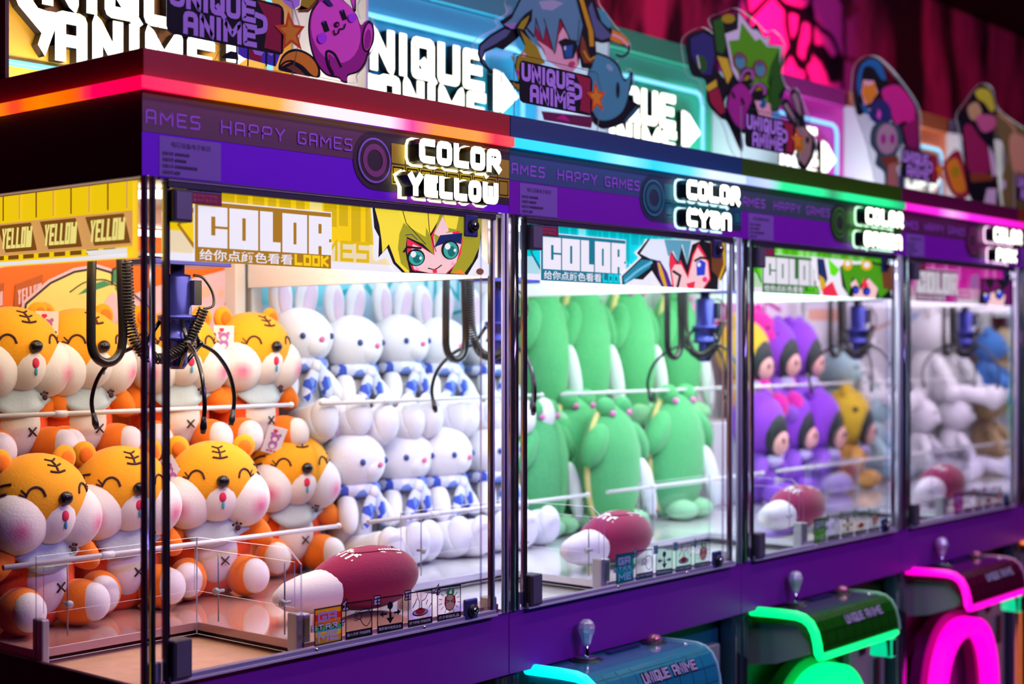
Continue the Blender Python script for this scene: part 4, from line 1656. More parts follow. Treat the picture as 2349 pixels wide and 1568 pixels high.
def graffiti():
    """red plaster with sprayed dark clouds and one patch of fat black outlined cells"""
    m = bpy.data.materials.new('graffiti_wall')
    m.use_nodes = True
    nt = m.node_tree
    N = nt.nodes.new
    b = nt.nodes['Principled BSDF']
    b.inputs['Roughness'].default_value = .7
    b.inputs['Specular IOR Level'].default_value = .1
    tc = N('ShaderNodeTexCoord')
    wv = N('ShaderNodeTexNoise')
    wv.inputs['Scale'].default_value = 3
    ad = N('ShaderNodeMix')
    ad.data_type = 'VECTOR'
    ad.inputs['Factor'].default_value = .16
    nt.links.new(tc.outputs['Object'], wv.inputs['Vector'])
    nt.links.new(tc.outputs['Object'], ad.inputs['A'])
    nt.links.new(wv.outputs['Color'], ad.inputs['B'])
    vo = N('ShaderNodeTexVoronoi')
    vo.feature = 'DISTANCE_TO_EDGE'
    vo.inputs['Scale'].default_value = 4.6
    nt.links.new(ad.outputs['Result'], vo.inputs['Vector'])
    r1 = N('ShaderNodeValToRGB')
    r1.color_ramp.elements[0].position = .05
    r1.color_ramp.elements[0].color = (0, 0, 0, 1)
    r1.color_ramp.elements[1].position = .075
    r1.color_ramp.elements[1].color = (1, 1, 1, 1)
    nt.links.new(vo.outputs['Distance'], r1.inputs[0])
    sx = N('ShaderNodeSeparateXYZ')
    nt.links.new(tc.outputs['Object'], sx.inputs[0])
    mr = N('ShaderNodeMapRange')      # the cell patch lies between x 3.6 and 4.6
    mr.inputs['From Min'].default_value = 3.55
    mr.inputs['From Max'].default_value = 3.75
    nt.links.new(sx.outputs['X'], mr.inputs['Value'])
    mr2 = N('ShaderNodeMapRange')
    mr2.inputs['From Min'].default_value = 4.75
    mr2.inputs['From Max'].default_value = 4.5
    nt.links.new(sx.outputs['X'], mr2.inputs['Value'])
    mm = N('ShaderNodeMath')
    mm.operation = 'MULTIPLY'
    nt.links.new(mr.outputs[0], mm.inputs[0])
    nt.links.new(mr2.outputs[0], mm.inputs[1])
    mp = N('ShaderNodeMapping')
    mp.inputs['Scale'].default_value = (3.2, 1, .9)
    nt.links.new(tc.outputs['Object'], mp.inputs['Vector'])
    big = N('ShaderNodeTexNoise')
    big.inputs['Scale'].default_value = 1.4
    big.inputs['Detail'].default_value = 4
    nt.links.new(mp.outputs[0], big.inputs['Vector'])
    r2 = N('ShaderNodeValToRGB')
    r2.color_ramp.elements[0].position = .40
    r2.color_ramp.elements[0].color = (.05, .006, .015, 1)
    r2.color_ramp.elements[1].position = .56
    r2.color_ramp.elements[1].color = (.72, .03, .14, 1)
    nt.links.new(big.outputs['Fac'], r2.inputs[0])
    cell = N('ShaderNodeMix')
    cell.data_type = 'RGBA'
    cell.inputs['A'].default_value = (.008, .004, .012, 1)
    cell.inputs['B'].default_value = (.95, .05, .50, 1)
    nt.links.new(r1.outputs[0], cell.inputs['Factor'])
    mx = N('ShaderNodeMix')
    mx.data_type = 'RGBA'
    nt.links.new(mm.outputs[0], mx.inputs['Factor'])
    nt.links.new(r2.outputs[0], mx.inputs['A'])
    nt.links.new(cell.outputs['Result'], mx.inputs['B'])
    nt.links.new(mx.outputs['Result'], b.inputs['Base Color'])
    return m


b = MB()
b.box((-4, 1.25, 0), (9, 1.35, 3.2), graffiti())
structure(b.build('wall_back'))
b = MB()
b.box((8.2, -6, 0), (8.3, 1.25, 3.2), mat('wall_plum', (.12, .02, .03), .7))
structure(b.build('wall_right'))
b = MB()
b.box((6.75, .72, 0), (7.15, 1.25, 3.2), mat('pillar_orange', (.75, .24, .08), .6, mottle=.2, bscale=8), .01)
structure(b.build('pillar_1'))

ROOTS = [machine(i) for i in range(6)]

# ---------------------------------------------------------------- lit shop signs standing on the machine tops
def light_sign(i):
    c = CFG[i]
    x0 = i * W
    lab = ['amber lit sign board with white letters above the orange-red topped machine', 'teal lit sign board with white letters behind the blue haired standee',
           'green lit sign board with white letters right of the blue haired standee', 'magenta lit sign board with pale side wing behind the green haired standee',
           'orange lit sign board with a pale blue tube, far right', 'dim sign board farthest right on the last machine'][i]
    r = thing('sign_board', lab, 'sign', (x0, 0, Z_TOP), group='lit sign boards on the machine tops')
    z = lambda v: v - Z_TOP
    Y = .605
    b = MB()
    b.box((.02, .62, 0), (W - .014, .645, z(2.345)), mat('signboard_' + c['n'], c['topface'], .5, mottle=.12, bscale=6), .003)
    b.box((.02, .612, z(2.345)), (W - .014, .65, z(2.408)), mat('signcap_' + c['n'], tuple(v * .35 for v in c['topface']), .5), .004)
    b.build('board', r)
    for k, x in ((0, .003), (1, W - .011)):
        if k == 0 and i > 0:
            continue
        b = MB()
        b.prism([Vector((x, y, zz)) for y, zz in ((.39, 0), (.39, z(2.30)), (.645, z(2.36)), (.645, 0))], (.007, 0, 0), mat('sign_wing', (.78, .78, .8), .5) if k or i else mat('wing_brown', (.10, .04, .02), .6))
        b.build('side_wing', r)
    if i == 5:
        return r
    b = MB()
    pts = chamfer([(.075, Y, z(2.026)), (.758, Y, z(2.026)), (.758, Y, z(2.272)), (.075, Y, z(2.272))], .03, True)
    b.tube(pts, .0062, M_neonw, 10, True)
    b.build('neon_frame', r)
    dx = 0
    for s, x, zz, h, fit, t in (('UNIQUE', .108, 2.143, .100, .487, .0235), ('ANIME', .226, 2.042, .096, .375, .0235)):
        for q in text_quads(s, x, z(zz), .06, h, t, gap=.16, ch_r=.006, fit=fit):
            sl = [[Vector((p.x, p.y)) for p in e] for st in q for e in st]
            b = MB()
            for e in sl:
                b.prism([Vector((p.x, .617, p.y)) for p in e], (0, -.022, 0), M_letside)
                b.face([Vector((p.x, .5945, p.y)) for p in e], M_letter)
            b.build('letter', r)
    for nm, pts in (('slash', [(.100, 2.236), (.150, 2.132), (.205, 2.082), (.222, 2.130), (.19, 2.134)]), ('slash', [(.213, 2.132), (.238, 2.132), (.205, 2.046), (.190, 2.066)]), ('arrow', [(.663, 2.202), (.73, 2.148), (.663, 2.098)]), ('arrow', [(.632, 2.205), (.656, 2.202), (.656, 2.10), (.632, 2.10)])):
        b = MB()
        b.prism([Vector((x, .617, z(zz))) for x, zz in pts], (0, -.022, 0), M_letside)
        b.prism([Vector((x, .5948, z(zz))) for x, zz in pts], (0, -.0004, 0), M_letter)
        b.build(nm, r)
    lamp('sign_wash_lamp', 'AREA', (x0 + W / 2, .50, 1.965), (x0 + W / 2, .62, 2.3), (1, .95, .9) if i == 0 else (.75, .92, 1), 2.6, (.7, .03))
    return r


for i in range(6):
    light_sign(i)

# ---------------------------------------------------------------- acrylic standees on the front of the machine tops
K = lambda n, col: mat('ink_' + n, col, .6, spec=.12)
I_blk = K('black', (.006, .005, .012))
I_lil = K('lilac', (.55, .30, .80))
I_red = K('crimson', (.36, .015, .05))
I_or = K('orange', (.85, .30, .02))
I_rd = K('star_red', (.75, .10, .01))
I_pink = K('pink', (.95, .10, .62))
I_plum = K('plum', (.42, .02, .28))
I_skin = K('skin', (.95, .50, .50))
I_hair = K('teal_hair', (.12, .30, .36))
I_steel = K('steel', (.10, .13, .24))
I_gold = K('gold', (.70, .36, .01))
I_olive = K('olive', (.42, .32, .01))
I_teal = K('teal', (.08, .34, .38))
I_eye = K('eye_blue', (.02, .12, .32))
I_green = K('green', (.10, .42, .01))
I_dgreen = K('dark_green', (.02, .13, .01))
I_wht = K('white', (.75, .72, .75))
I_blue = K('blue', (.02, .16, .40))
I_navy = K('navy', (.03, .03, .16))
I_mag = K('magenta', (.70, .02, .28))
I_yel = K('yellow', (.75, .55, .03))
I_brown = K('brown', (.25, .06, .02))
YF = .25


def sheet(r, x0, pts, Y, name='acrylic_sheet'):
    """clear acrylic outline, 4 mm thick, traced to its own depth"""
    b = MB()
    P = [Vector((p.x - x0, Y + .0012, p.z - Z_TOP)) for p in pts]
    b.prism(P, (0, .004, 0), M_acry, M_acre)
    return b.build(name, r)


def plate_front(r, i):
    x0 = i * W
    z = lambda v: v - Z_TOP
    fm = lambda a, b, h: Vector((a, .03 - h, b - Z_TOP))
    pts = [(.0535, 1.957), (.0535, 2.085), (.325, 2.085), (.345, 2.04), (.325, 1.957)]
    b = MB()
    b.prism([Vector((x, .0312, z(zz))) for x, zz in pts], (0, .004, 0), M_acry, M_acre)
    b.build('plate_sheet', r)
    A = Art(fm, .0002)
    A.fill(chamfer([(.066, 1.989), (.305, 1.989), (.305, 2.0735), (.066, 2.0735)], .011, True), I_blk)
    A.fill([(.262, 1.996), (.298, 1.994), (.298, 2.068), (.247, 2.071), (.262, 2.05), (.268, 2.03)], I_red)
    A.text('UNIQUE', .072, 2.033, .02, .036, .0088, I_lil, gap=.1, ch_r=.006, fit=.172)
    A.text('ANIME', .098, 1.993, .02, .037, .0088, I_lil, gap=.1, ch_r=.006, fit=.148)
    A.stroke([(.246, 2.047), (.262, 2.043), (.262, 2.026), (.246, 2.020)], .0095, I_lil, smooth=True)

    def star(cx, cz, ro, m):
        p = []
        for k in range(10):
            a = R(90 + k * 36 + 8)
            rr = ro if k % 2 == 0 else ro * .46
            p.append((cx + rr * math.cos(a), cz + rr * math.sin(a)))
        A.fill(p, m)
    star(.318, 2.030, .036, I_rd)
    star(.318, 2.030, .024, I_or)
    A.build('shop_plate', r)
    b = MB()
    b.box((.05, .012, 0), (.74 if i != 2 else .6, YF + .02, .0045), M_acry)
    b.build('base_plate', r)


def standee(i, lab):
    return thing('acrylic_standee', lab, 'standee', (i * W, 0, Z_TOP), group='acrylic standees along the machine tops')


def figure(i, r, ox, oy, sc, outline, draw, Y=YF, name='printed_figure', clearsheet=True):
    x0 = i * W
    f0 = px_y(Y, x0, ox, oy, sc)
    fm = lambda a, b, h: f0(a, b, h) - Vector((0, 0, Z_TOP))
    pts = [unproj(ox + p.x / sc, oy + p.y / sc, Y) for p in cat(outline, True, 4)]
    pts = [Vector((p.x, p.y, max(p.z, Z_TOP + .0046))) for p in pts]
    if clearsheet:
        sheet(r, x0, pts, Y)
    A = Art(fm, .0002)
    draw(A)
    for v in A.bm.verts:
        v.co.z = max(v.co.z, .005)
    A.build(name, r)


def fig_pink(A):
    body = [(1640, 40), (1680, -60), (1850, -40), (1985, 60), (2060, 160), (2105, 262), (2175, 212), (2235, 270), (2240, 420), (2185, 555), (2150, 660), (2080, 750), (1970, 790), (1960, 860), (1905, 850), (1870, 815), (1740, 780), (1640, 660), (1580, 500), (1555, 300), (1580, 130)]
    hair = [(830, 470), (850, 380), (1150, 380), (1330, 300), (1480, 60), (1500, -80), (1300, -60), (1250, 0), (800, 0)]
    A.fill([(840, 460), (840, 560), (900, 600), (1230, 690), (1300, 500), (1300, 400)], K('indigo', (.10, .06, .55)))
    A.fill([(950, 500), (960, 600), (1080, 650), (1080, 560), (1140, 500)], I_red)
    A.fill([(970, 470), (1010, 560), (1080, 580), (1120, 520), (1180, 580), (1240, 540), (1250, 480)], I_lil)
    for x in (945, 1135, 1220):
        A.stroke([(x, 480), (x - 6, 680)], 14, I_blk)
    A.fill([(700, 560), (760, 530), (830, 545), (840, 620), (660, 600)], I_blk)
    A.fill([(1500, -60), (1480, 70), (1440, 110), (1560, 100), (1640, 20), (1700, -80)], I_olive)
    A.fill([(1490, 60), (1430, 110), (1560, 90), (1660, -20), (1640, 60), (1560, 130), (1450, 130)], I_brown)
    A.fill([(1260, -50), (1300, 20), (1400, 100), (1470, 60), (1480, -50)], I_lil)
    # orange tail
    A.fill([(1250, 700), (1290, 580), (1380, 515), (1480, 515), (1600, 580), (1675, 690), (1675, 800), (1560, 790), (1300, 740)], I_blk, smooth=True)
    A.fill([(1270, 690), (1310, 590), (1390, 540), (1480, 540), (1590, 600), (1655, 700), (1650, 790), (1590, 770), (1500, 680), (1400, 640)], I_or, smooth=True)
    A.stroke([(1265, 690), (1330, 640), (1410, 640), (1480, 700), (1560, 785)], 20, I_blk, smooth=True)
    A.fill([(1400, 670), (1470, 720), (1540, 790), (1450, 770), (1330, 700)], I_brown)
    A.fill(body, I_blk, smooth=True)
    inn = [(1620 + (x - 1850) * .0 + 0 if False else 1850 + (x - 1850) * .945, 380 + (y - 380) * .955) for x, y in body]
    A.fill(inn, I_plum, smooth=True)
    A.oval(1840, 315, 252, 345, I_pink, R(-14))
    A.fill([(1980, -30), (2050, -20), (2050, 120), (2025, 130)], I_blk)
    A.fill([(1985, -30), (2040, -25), (2030, 100)], I_pink)
    A.oval(2172, 385, 62, 160, I_blk, R(6))
    A.oval(2172, 385, 46, 140, I_pink, R(6))
    A.oval(2168, 410, 34, 105, I_plum, R(6))
    A.stroke([(1890, 690), (1830, 570), (1765, 530), (1740, 560), (1760, 680), (1810, 780)], 22, I_blk, smooth=True)
    A.fill([(1765, 555), (1830, 610), (1890, 720), (1820, 760), (1775, 680)], I_plum)
    A.stroke([(1720, 250), (1740, 305)], 52, I_blk)
    A.stroke([(1905, 130), (1925, 185)], 46, I_blk)
    A.oval(1708, 232, 10, 14, K('indigo', (.10, .06, .55)))
    A.oval(1897, 118, 10, 14, K('indigo', (.10, .06, .55)))
    A.oval(1845, 258, 27, 30, I_blk)
    A.oval(1850, 262, 12, 14, I_mag)
    A.stroke([(1812, 320), (1825, 360), (1860, 345), (1872, 305), (1915, 300), (1930, 255)], 14, I_blk, smooth=True)
    A.oval(1690, 400, 48, 55, K('violet_blush', (.55, .05, .9)))
    A.oval(2000, 190, 42, 45, K('violet_blush', (.55, .05, .9)))
    A.fill([(1700, 10), (1740, -30), (1810, 70), (1760, 65)], I_navy)


def fig_cyan(A):
    # round blue animal at the right
    A.fill([(1450, 660), (1600, 655), (1760, 760), (1850, 950), (1920, 860), (1945, 900), (1925, 1060), (1890, 1180), (2010, 1245), (2015, 1300), (1900, 1430), (1780, 1500), (1640, 1540), (1540, 1530), (1440, 1420), (1380, 1100)], I_blk, smooth=True)
    A.fill([(1460, 690), (1590, 675), (1740, 780), (1840, 975), (1915, 900), (1890, 1100), (1850, 1260), (1780, 1370), (1640, 1440), (1500, 1400), (1400, 1100)], I_teal, smooth=True)
    A.fill([(1870, 1400), (1990, 1260), (2000, 1310), (1900, 1410), (1820, 1470)], K('deep_teal', (.03, .14, .2)))
    A.oval(1760, 1080, 22, 100, I_blk)
    A.oval(1660, 810, 30, 50, K('pale_teal', (.3, .5, .55)), R(-40))
    # legs under the plate
    A.fill([(840, 1330), (870, 1440), (1440, 1540), (1460, 1400)], K('wine', (.20, .02, .08)))
    A.fill([(1010, 1420), (1110, 1370), (1190, 1460)], I_mag)
    # hair at both sides
    A.fill([(600, -60), (490, 160), (340, 260), (390, 320), (220, 420), (90, 530), (70, 640), (110, 760), (200, 850), (280, 870), (200, 800), (140, 700), (160, 630), (300, 570), (380, 600), (540, 470), (700, 300), (700, 0)], I_blk)
    A.fill([(400, 350), (240, 440), (110, 550), (95, 640), (140, 760), (180, 800), (130, 690), (150, 600), (300, 520), (420, 440), (470, 370)], I_steel)
    A.fill([(1240, -60), (1420, 480), (1560, 520), (1700, 500), (1850, 560), (1890, 600), (1880, 480), (1780, 380), (1680, 350), (1560, 200), (1480, 0), (1440, -60)], I_blk)
    A.fill([(1440, 20), (1500, 220), (1600, 340), (1690, 440), (1560, 480), (1480, 440), (1430, 300), (1400, 100)], I_steel)
    A.fill([(1500, 90), (1600, 140), (1690, 300), (1640, 340), (1560, 260)], I_teal)
    A.fill([(1690, 355), (1790, 400), (1880, 480), (1895, 590), (1860, 540), (1760, 520), (1660, 480)], I_or)
    A.stroke([(1700, 420), (1800, 470), (1870, 550)], 26, I_skin, smooth=True)
    A.stroke([(1885, 560), (1870, 640), (1800, 680), (1740, 660)], 26, I_blk, smooth=True)
    # head
    A.fill([(620, -60), (480, 220), (380, 300), (480, 350), (560, 330), (640, 420), (800, 560), (1000, 700), (1300, 700), (1400, 420), (1250, -60)], I_hair)
    A.fill([(800, 20), (960, 0), (1100, 40), (960, 130), (840, 110)], K('hair_shine', (.40, .42, .5)))
    A.fill([(380, 290), (520, 270), (560, 340), (470, 350)], K('hair_lilac', (.38, .25, .48)))
    A.fill([(730, 240), (760, 430), (880, 680), (1000, 780), (1180, 880), (1280, 780), (1290, 660), (1250, 500), (1060, 220), (1000, 400), (980, 500), (890, 300), (850, 480)], I_red)
    A.fill([(770, 480), (860, 600), (890, 720), (1060, 830), (1190, 880), (1270, 790), (1240, 580), (1090, 330), (1040, 420), (1000, 640), (900, 560)], I_skin)
    for pts in ([(760, 220), (850, 500), (900, 230)], [(860, 230), (985, 650), (1045, 230)], [(1060, 230), (1170, 480), (1260, 500), (1280, 240)], [(620, 300), (740, 440), (760, 240)]):
        A.fill(pts, I_hair)
        A.stroke(pts, 9, I_blk)
    A.fill([(1030, 500), (1110, 460), (1240, 500), (1260, 560), (1210, 700), (1100, 710), (1070, 560)], I_blk)
    A.fill([(1080, 560), (1200, 540), (1190, 690), (1110, 695)], I_eye)
    A.oval(1105, 580, 14, 26, I_wht)
    A.oval(1190, 770, 36, 36, K('blush_red', (.75, .05, .15)))
    A.fill([(1240, -60), (1330, 300), (1260, 600), (1300, 820), (1420, 830), (1480, 640), (1460, 400), (1340, -60)], I_blk)
    A.fill([(1255, -60), (1380, 360), (1400, 560), (1450, 560), (1440, 380), (1310, -40)], I_gold)
    A.fill([(1300, 420), (1280, 620), (1330, 760), (1440, 760), (1380, 640), (1340, 500)], I_brown)
    A.stroke([(1330, 620), (1390, 720), (1450, 690)], 22, I_gold, smooth=True)
    # golden ribbon animal on the left
    A.fill([(710, 110), (620, 180), (510, 320), (530, 400), (640, 600), (520, 680), (490, 800), (540, 980), (560, 1110), (440, 960), (420, 970), (540, 1110), (600, 1000), (700, 800), (860, 760), (620, 370), (700, 250)], I_blk)
    A.fill([(670, 190), (580, 260), (530, 340), (600, 360), (650, 260)], I_olive)
    A.fill([(560, 370), (620, 430), (760, 560), (840, 740), (720, 690), (600, 620), (620, 540)], I_olive)
    A.fill([(680, 600), (560, 650), (510, 780), (540, 960), (600, 820), (840, 760)], I_olive, smooth=True)
    A.oval(605, 660, 24, 28, I_skin)
    A.oval(530, 880, 18, 36, I_mag)
    A.fill([(450, 990), (540, 1090), (560, 1020)], I_olive)
    A.fill([(440, 670), (500, 700), (480, 760)], I_olive)


def fig_green(A):   # crop (1550,0) scale 3.7333
    A.fill([(90, 320), (230, 255), (320, 300), (350, 480), (330, 560), (460, 750), (420, 900), (560, 1140), (560, 1300), (440, 1050), (380, 1010), (270, 880), (250, 690), (140, 640), (95, 480)], I_blk, smooth=True)
    A.fill([(300, 170), (420, 120), (510, 130), (530, 95), (660, 230), (690, 190), (760, 320), (820, 290), (800, 370), (920, 390), (900, 640), (940, 760), (860, 1000), (600, 1010), (430, 720), (340, 460)], I_blk)
    A.fill([(320, 180), (400, 150), (430, 400), (400, 460), (350, 440)], I_dgreen)
    A.oval(450, 160, 58, 40, I_olive)
    A.fill([(420, 290), (530, 250), (535, 105), (650, 250), (700, 260), (760, 330), (800, 310), (790, 385), (910, 395), (880, 650), (780, 860), (600, 820), (480, 600)], I_wht)
    A.fill([(450, 350), (540, 340), (560, 190), (680, 350), (720, 330), (780, 400), (890, 410), (890, 640), (900, 740), (800, 900), (600, 800), (480, 500)], I_green)
    A.fill([(880, 420), (810, 560), (780, 700), (850, 860), (920, 740), (890, 640)], I_dgreen)
    A.fill([(350, 480), (440, 500), (480, 640), (440, 720)], I_yel)
    A.fill([(120, 330), (230, 280), (310, 320), (330, 480), (300, 640), (220, 640), (130, 480)], I_navy)
    A.oval(215, 545, 46, 75, I_dgreen, R(-15))
    A.stroke([(180, 480), (200, 580)], 12, I_wht)
    A.fill([(250, 740), (340, 680), (350, 740), (270, 785)], I_yel)
    A.fill([(270, 790), (360, 750), (420, 960), (370, 980), (290, 880)], I_red)
    for x, y in ((545, 525), (715, 590)):
        A.oval(x, y, 62, 82, I_brown, R(-12))
        A.oval(x, y + 6, 42, 62, I_teal, R(-12))
        A.oval(x - 8, y - 40, 34, 22, I_steel)
    A.fill([(420, 860), (470, 740), (530, 700), (560, 590), (650, 590), (660, 680), (620, 740), (700, 700), (770, 740), (770, 830), (650, 900), (600, 980), (590, 1140), (500, 1100), (430, 960)], I_blk, smooth=True)
    A.fill([(440, 860), (480, 750), (560, 720), (640, 830), (600, 960), (580, 1100), (500, 1060), (440, 940)], I_plum, smooth=True)
    A.stroke([(540, 690), (580, 610), (640, 610), (645, 670)], 24, K('mauve', (.45, .12, .40)), smooth=True)
    A.stroke([(630, 790), (680, 720), (745, 745), (750, 800)], 24, K('mauve', (.45, .12, .40)), smooth=True)
    A.fill([(560, 690), (600, 640), (630, 660), (600, 690)], I_olive)
    A.fill([(660, 780), (700, 740), (735, 770)], I_olive)
    for x, y in ((480, 815), (560, 870)):
        A.stroke([(x - 8, y - 20), (x + 8, y + 20)], 20, I_blk)
    A.fill([(660, 860), (760, 880), (830, 900), (800, 1010), (700, 1000)], I_skin)
    A.oval(730, 890, 30, 40, I_eye)
    A.oval(705, 880, 10, 14, I_wht)
    A.fill([(800, 700), (830, 640), (850, 800), (900, 900), (800, 960), (790, 820)], I_dgreen)
    # grey rabbit at the right edge
    A.fill([(890, 900), (940, 850), (1010, 960), (960, 810), (1010, 770), (1060, 850), (1100, 1080), (1170, 1180), (1170, 1320), (1090, 1460), (1020, 1390), (1000, 1150)], I_blk, smooth=True)
    A.fill([(905, 905), (935, 880), (1000, 1000), (1010, 1060)], K('warm_grey', (.35, .25, .25)))
    A.fill([(975, 820), (1010, 790), (1040, 850), (1060, 1000), (1020, 950)], K('warm_grey', (.35, .25, .25)))
    A.fill([(1010, 1090), (1090, 1090), (1150, 1190), (1140, 1320), (1090, 1420), (1030, 1360)], K('taupe', (.40, .26, .22)))
    A.oval(1040, 1240, 40, 80, I_olive)
    A.oval(1110, 1200, 16, 30, I_blk)
    A.oval(842, 990, 36, 36, K('bead_blue', (.15, .5, .8)))


def fig_pinkhair(A):   # crop (1900,120) scale 4.1269
    A.fill([(250, 300), (280, 130), (380, 50), (500, 90), (560, 260), (560, 330), (300, 600), (250, 420)], I_blk, smooth=True)
    A.fill([(270, 300), (300, 140), (390, 65), (490, 100), (545, 250), (500, 250), (420, 140), (330, 160), (300, 400), (285, 400)], I_blue, smooth=True)
    A.fill([(330, 260), (430, 270), (470, 380), (400, 480), (340, 500), (310, 380)], I_skin)
    A.fill([(330, 300), (380, 320), (440, 290), (460, 400), (370, 500), (320, 400)], I_or)
    A.fill([(300, 480), (370, 520), (400, 600), (340, 580)], I_blue)
    A.fill([(480, 380), (560, 300), (680, 310), (780, 420), (840, 560), (860, 780), (860, 960), (760, 960), (680, 800), (600, 660), (560, 520)], I_blk, smooth=True)
    A.fill([(500, 380), (570, 315), (670, 320), (770, 430), (820, 540), (800, 700), (720, 650), (640, 680), (580, 560)], I_mag, smooth=True)
    A.fill([(700, 700), (840, 620), (850, 930), (760, 940)], K('dark_magenta', (.30, .01, .12)))
    A.fill([(430, 470), (520, 450), (590, 540), (580, 660), (460, 680), (380, 600)], I_navy, smooth=True)
    A.fill([(470, 530), (495, 580), (480, 640), (455, 610)], I_pink)
    A.fill([(390, 860), (420, 690), (560, 660), (660, 700), (700, 850), (640, 960), (640, 1100), (700, 1300), (540, 1300), (520, 1140), (440, 1060), (450, 960)], K('shadow_teal', (.05, .10, .12)), smooth=True)
    A.oval(550, 820, 100, 145, K('grey_pink', (.48, .33, .38)))
    for x in (515, 600):
        A.oval(x, 820, 24, 50, I_plum)
    A.fill([(480, 1000), (640, 980), (690, 1060), (560, 1110)], I_brown)
    A.fill([(560, 1060), (640, 1040), (650, 1310), (540, 1300)], K('warm_tan', (.5, .2, .15)))
    A.fill([(670, 1080), (720, 1080), (720, 1310), (670, 1310)], I_navy)


def fig_animal(A):   # small orange animal on the right
    A.fill([(1090, 1060), (1210, 930), (1270, 1000), (1330, 1300), (1300, 1380), (1180, 1350), (1110, 1200)], I_red, smooth=True)
    A.fill([(1120, 1060), (1200, 1000), (1250, 1080), (1300, 1300), (1200, 1320), (1140, 1180)], I_or, smooth=True)
    A.oval(1205, 1130, 38, 50, I_olive)


def fig_yellowhair(A):  # crop (1900,120) scale 4.1269
    A.fill([(1240, 600), (1320, 480), (1380, 360), (1440, 320), (1540, 360), (1590, 540), (1560, 700), (1600, 1180), (1620, 1500), (1440, 1500), (1330, 1340), (1280, 1000), (1260, 760)], I_blk, smooth=True)
    A.fill([(1390, 380), (1440, 340), (1530, 370), (1575, 520), (1540, 560), (1480, 480), (1420, 440)], K('lime', (.62, .62, .04)), smooth=True)
    A.fill([(1320, 520), (1400, 470), (1450, 560), (1400, 640), (1340, 620)], K('lime_tan', (.6, .4, .18)), smooth=True)
    A.fill([(1400, 600), (1560, 600), (1580, 700), (1480, 760), (1420, 700)], K('dusky_pink', (.62, .12, .28)), smooth=True)
    A.fill([(1280, 720), (1340, 680), (1430, 800), (1500, 900), (1530, 1120), (1340, 1130), (1300, 940)], K('raspberry', (.34, .015, .10)), smooth=True)
    A.fill([(1330, 1140), (1560, 1150), (1560, 1210), (1350, 1230)], I_brown)
    A.fill([(1510, 880), (1560, 960), (1600, 1160), (1550, 1170)], K('pale_mauve', (.75, .6, .75)))
    A.fill([(1500, 1290), (1590, 1290), (1580, 1480), (1460, 1460)], K('pale_mauve', (.75, .6, .75)))
    A.fill([(1600, 560), (1720, 640), (1900, 760), (2100, 900), (2100, 1500), (1700, 1500), (1640, 1200), (1700, 1000), (1620, 800)], K('khaki', (.20, .16, .05)), smooth=True)
    A.fill([(1720, 780), (1860, 800), (2000, 900), (2000, 1160), (1780, 1160), (1720, 1000)], K('peach', (.70, .36, .20)), smooth=True)
    A.stroke([(1620, 590), (1740, 700), (1780, 840)], 22, K('peach', (.70, .36, .20)), smooth=True)
    A.oval(1650, 1250, 26, 46, I_wht)


r = standee(0, 'acrylic standee with a round pink animal, orange star and black name plate')
figure(0, r, 360, 0, 4.5173, [(600, 430), (680, 480), (640, 560), (640, 700), (1250, 730), (1700, 800), (2060, 860), (2080, 780), (2160, 690), (2220, 560), (2280, 420), (2275, 260), (2210, 170), (2120, 190), (2090, 60), (2080, -60), (1500, -100), (1200, -60), (800, 0), (800, 380)], fig_pink)
plate_front(r, 0)
r = standee(1, 'acrylic standee of a girl with long teal hair beside a round blue animal')
figure(1, r, 1080, 0, 5.2262, [(500, -60), (440, 150), (300, 230), (330, 320), (130, 420), (30, 540), (30, 680), (100, 820), (280, 900), (380, 900), (400, 1000), (540, 1160), (560, 1420), (1000, 1540), (1540, 1560), (1900, 1470), (2040, 1300), (1960, 1180), (1970, 900), (1900, 820), (1850, 880), (1760, 740), (1890, 660), (1920, 520), (1760, 330), (1560, 60), (1440, -60)], fig_cyan)
plate_front(r, 1)
r = standee(2, 'acrylic standee with spiky green hair, goggles and a grey rabbit')
figure(2, r, 1550, 0, 3.7333, [(70, 320), (230, 230), (340, 290), (290, 160), (420, 100), (530, 70), (680, 170), (780, 270), (850, 260), (940, 380), (920, 640), (980, 760), (1060, 780), (1200, 1200), (1120, 1480), (560, 1380), (400, 1040), (250, 900), (220, 700), (110, 640), (70, 480)], fig_green)
plate_front(r, 2)
r = standee(3, 'acrylic standee of a figure with blue hood and magenta hair')
figure(3, r, 1900, 120, 4.1269, [(230, 300), (260, 120), (380, 30), (520, 70), (720, 290), (880, 560), (890, 900), (1100, 1020), (1210, 900), (1290, 980), (1350, 1300), (1340, 1420), (560, 1330), (420, 1060), (370, 860), (240, 480)], fig_pinkhair)
figure(3, r, 1900, 120, 4.1269, [(0, 0), (1, 0), (0, 1)], fig_animal, name='printed_animal', clearsheet=False)
plate_front(r, 3)
r = standee(4, 'acrylic standee of a yellow haired figure at the right edge of the photo')
figure(4, r, 1900, 120, 4.1269, [(1220, 600), (1300, 470), (1440, 300), (1560, 340), (1620, 540), (1900, 740), (2130, 880), (2130, 1520), (1440, 1520), (1310, 1380), (1250, 800)], fig_yellowhair)
plate_front(r, 4)

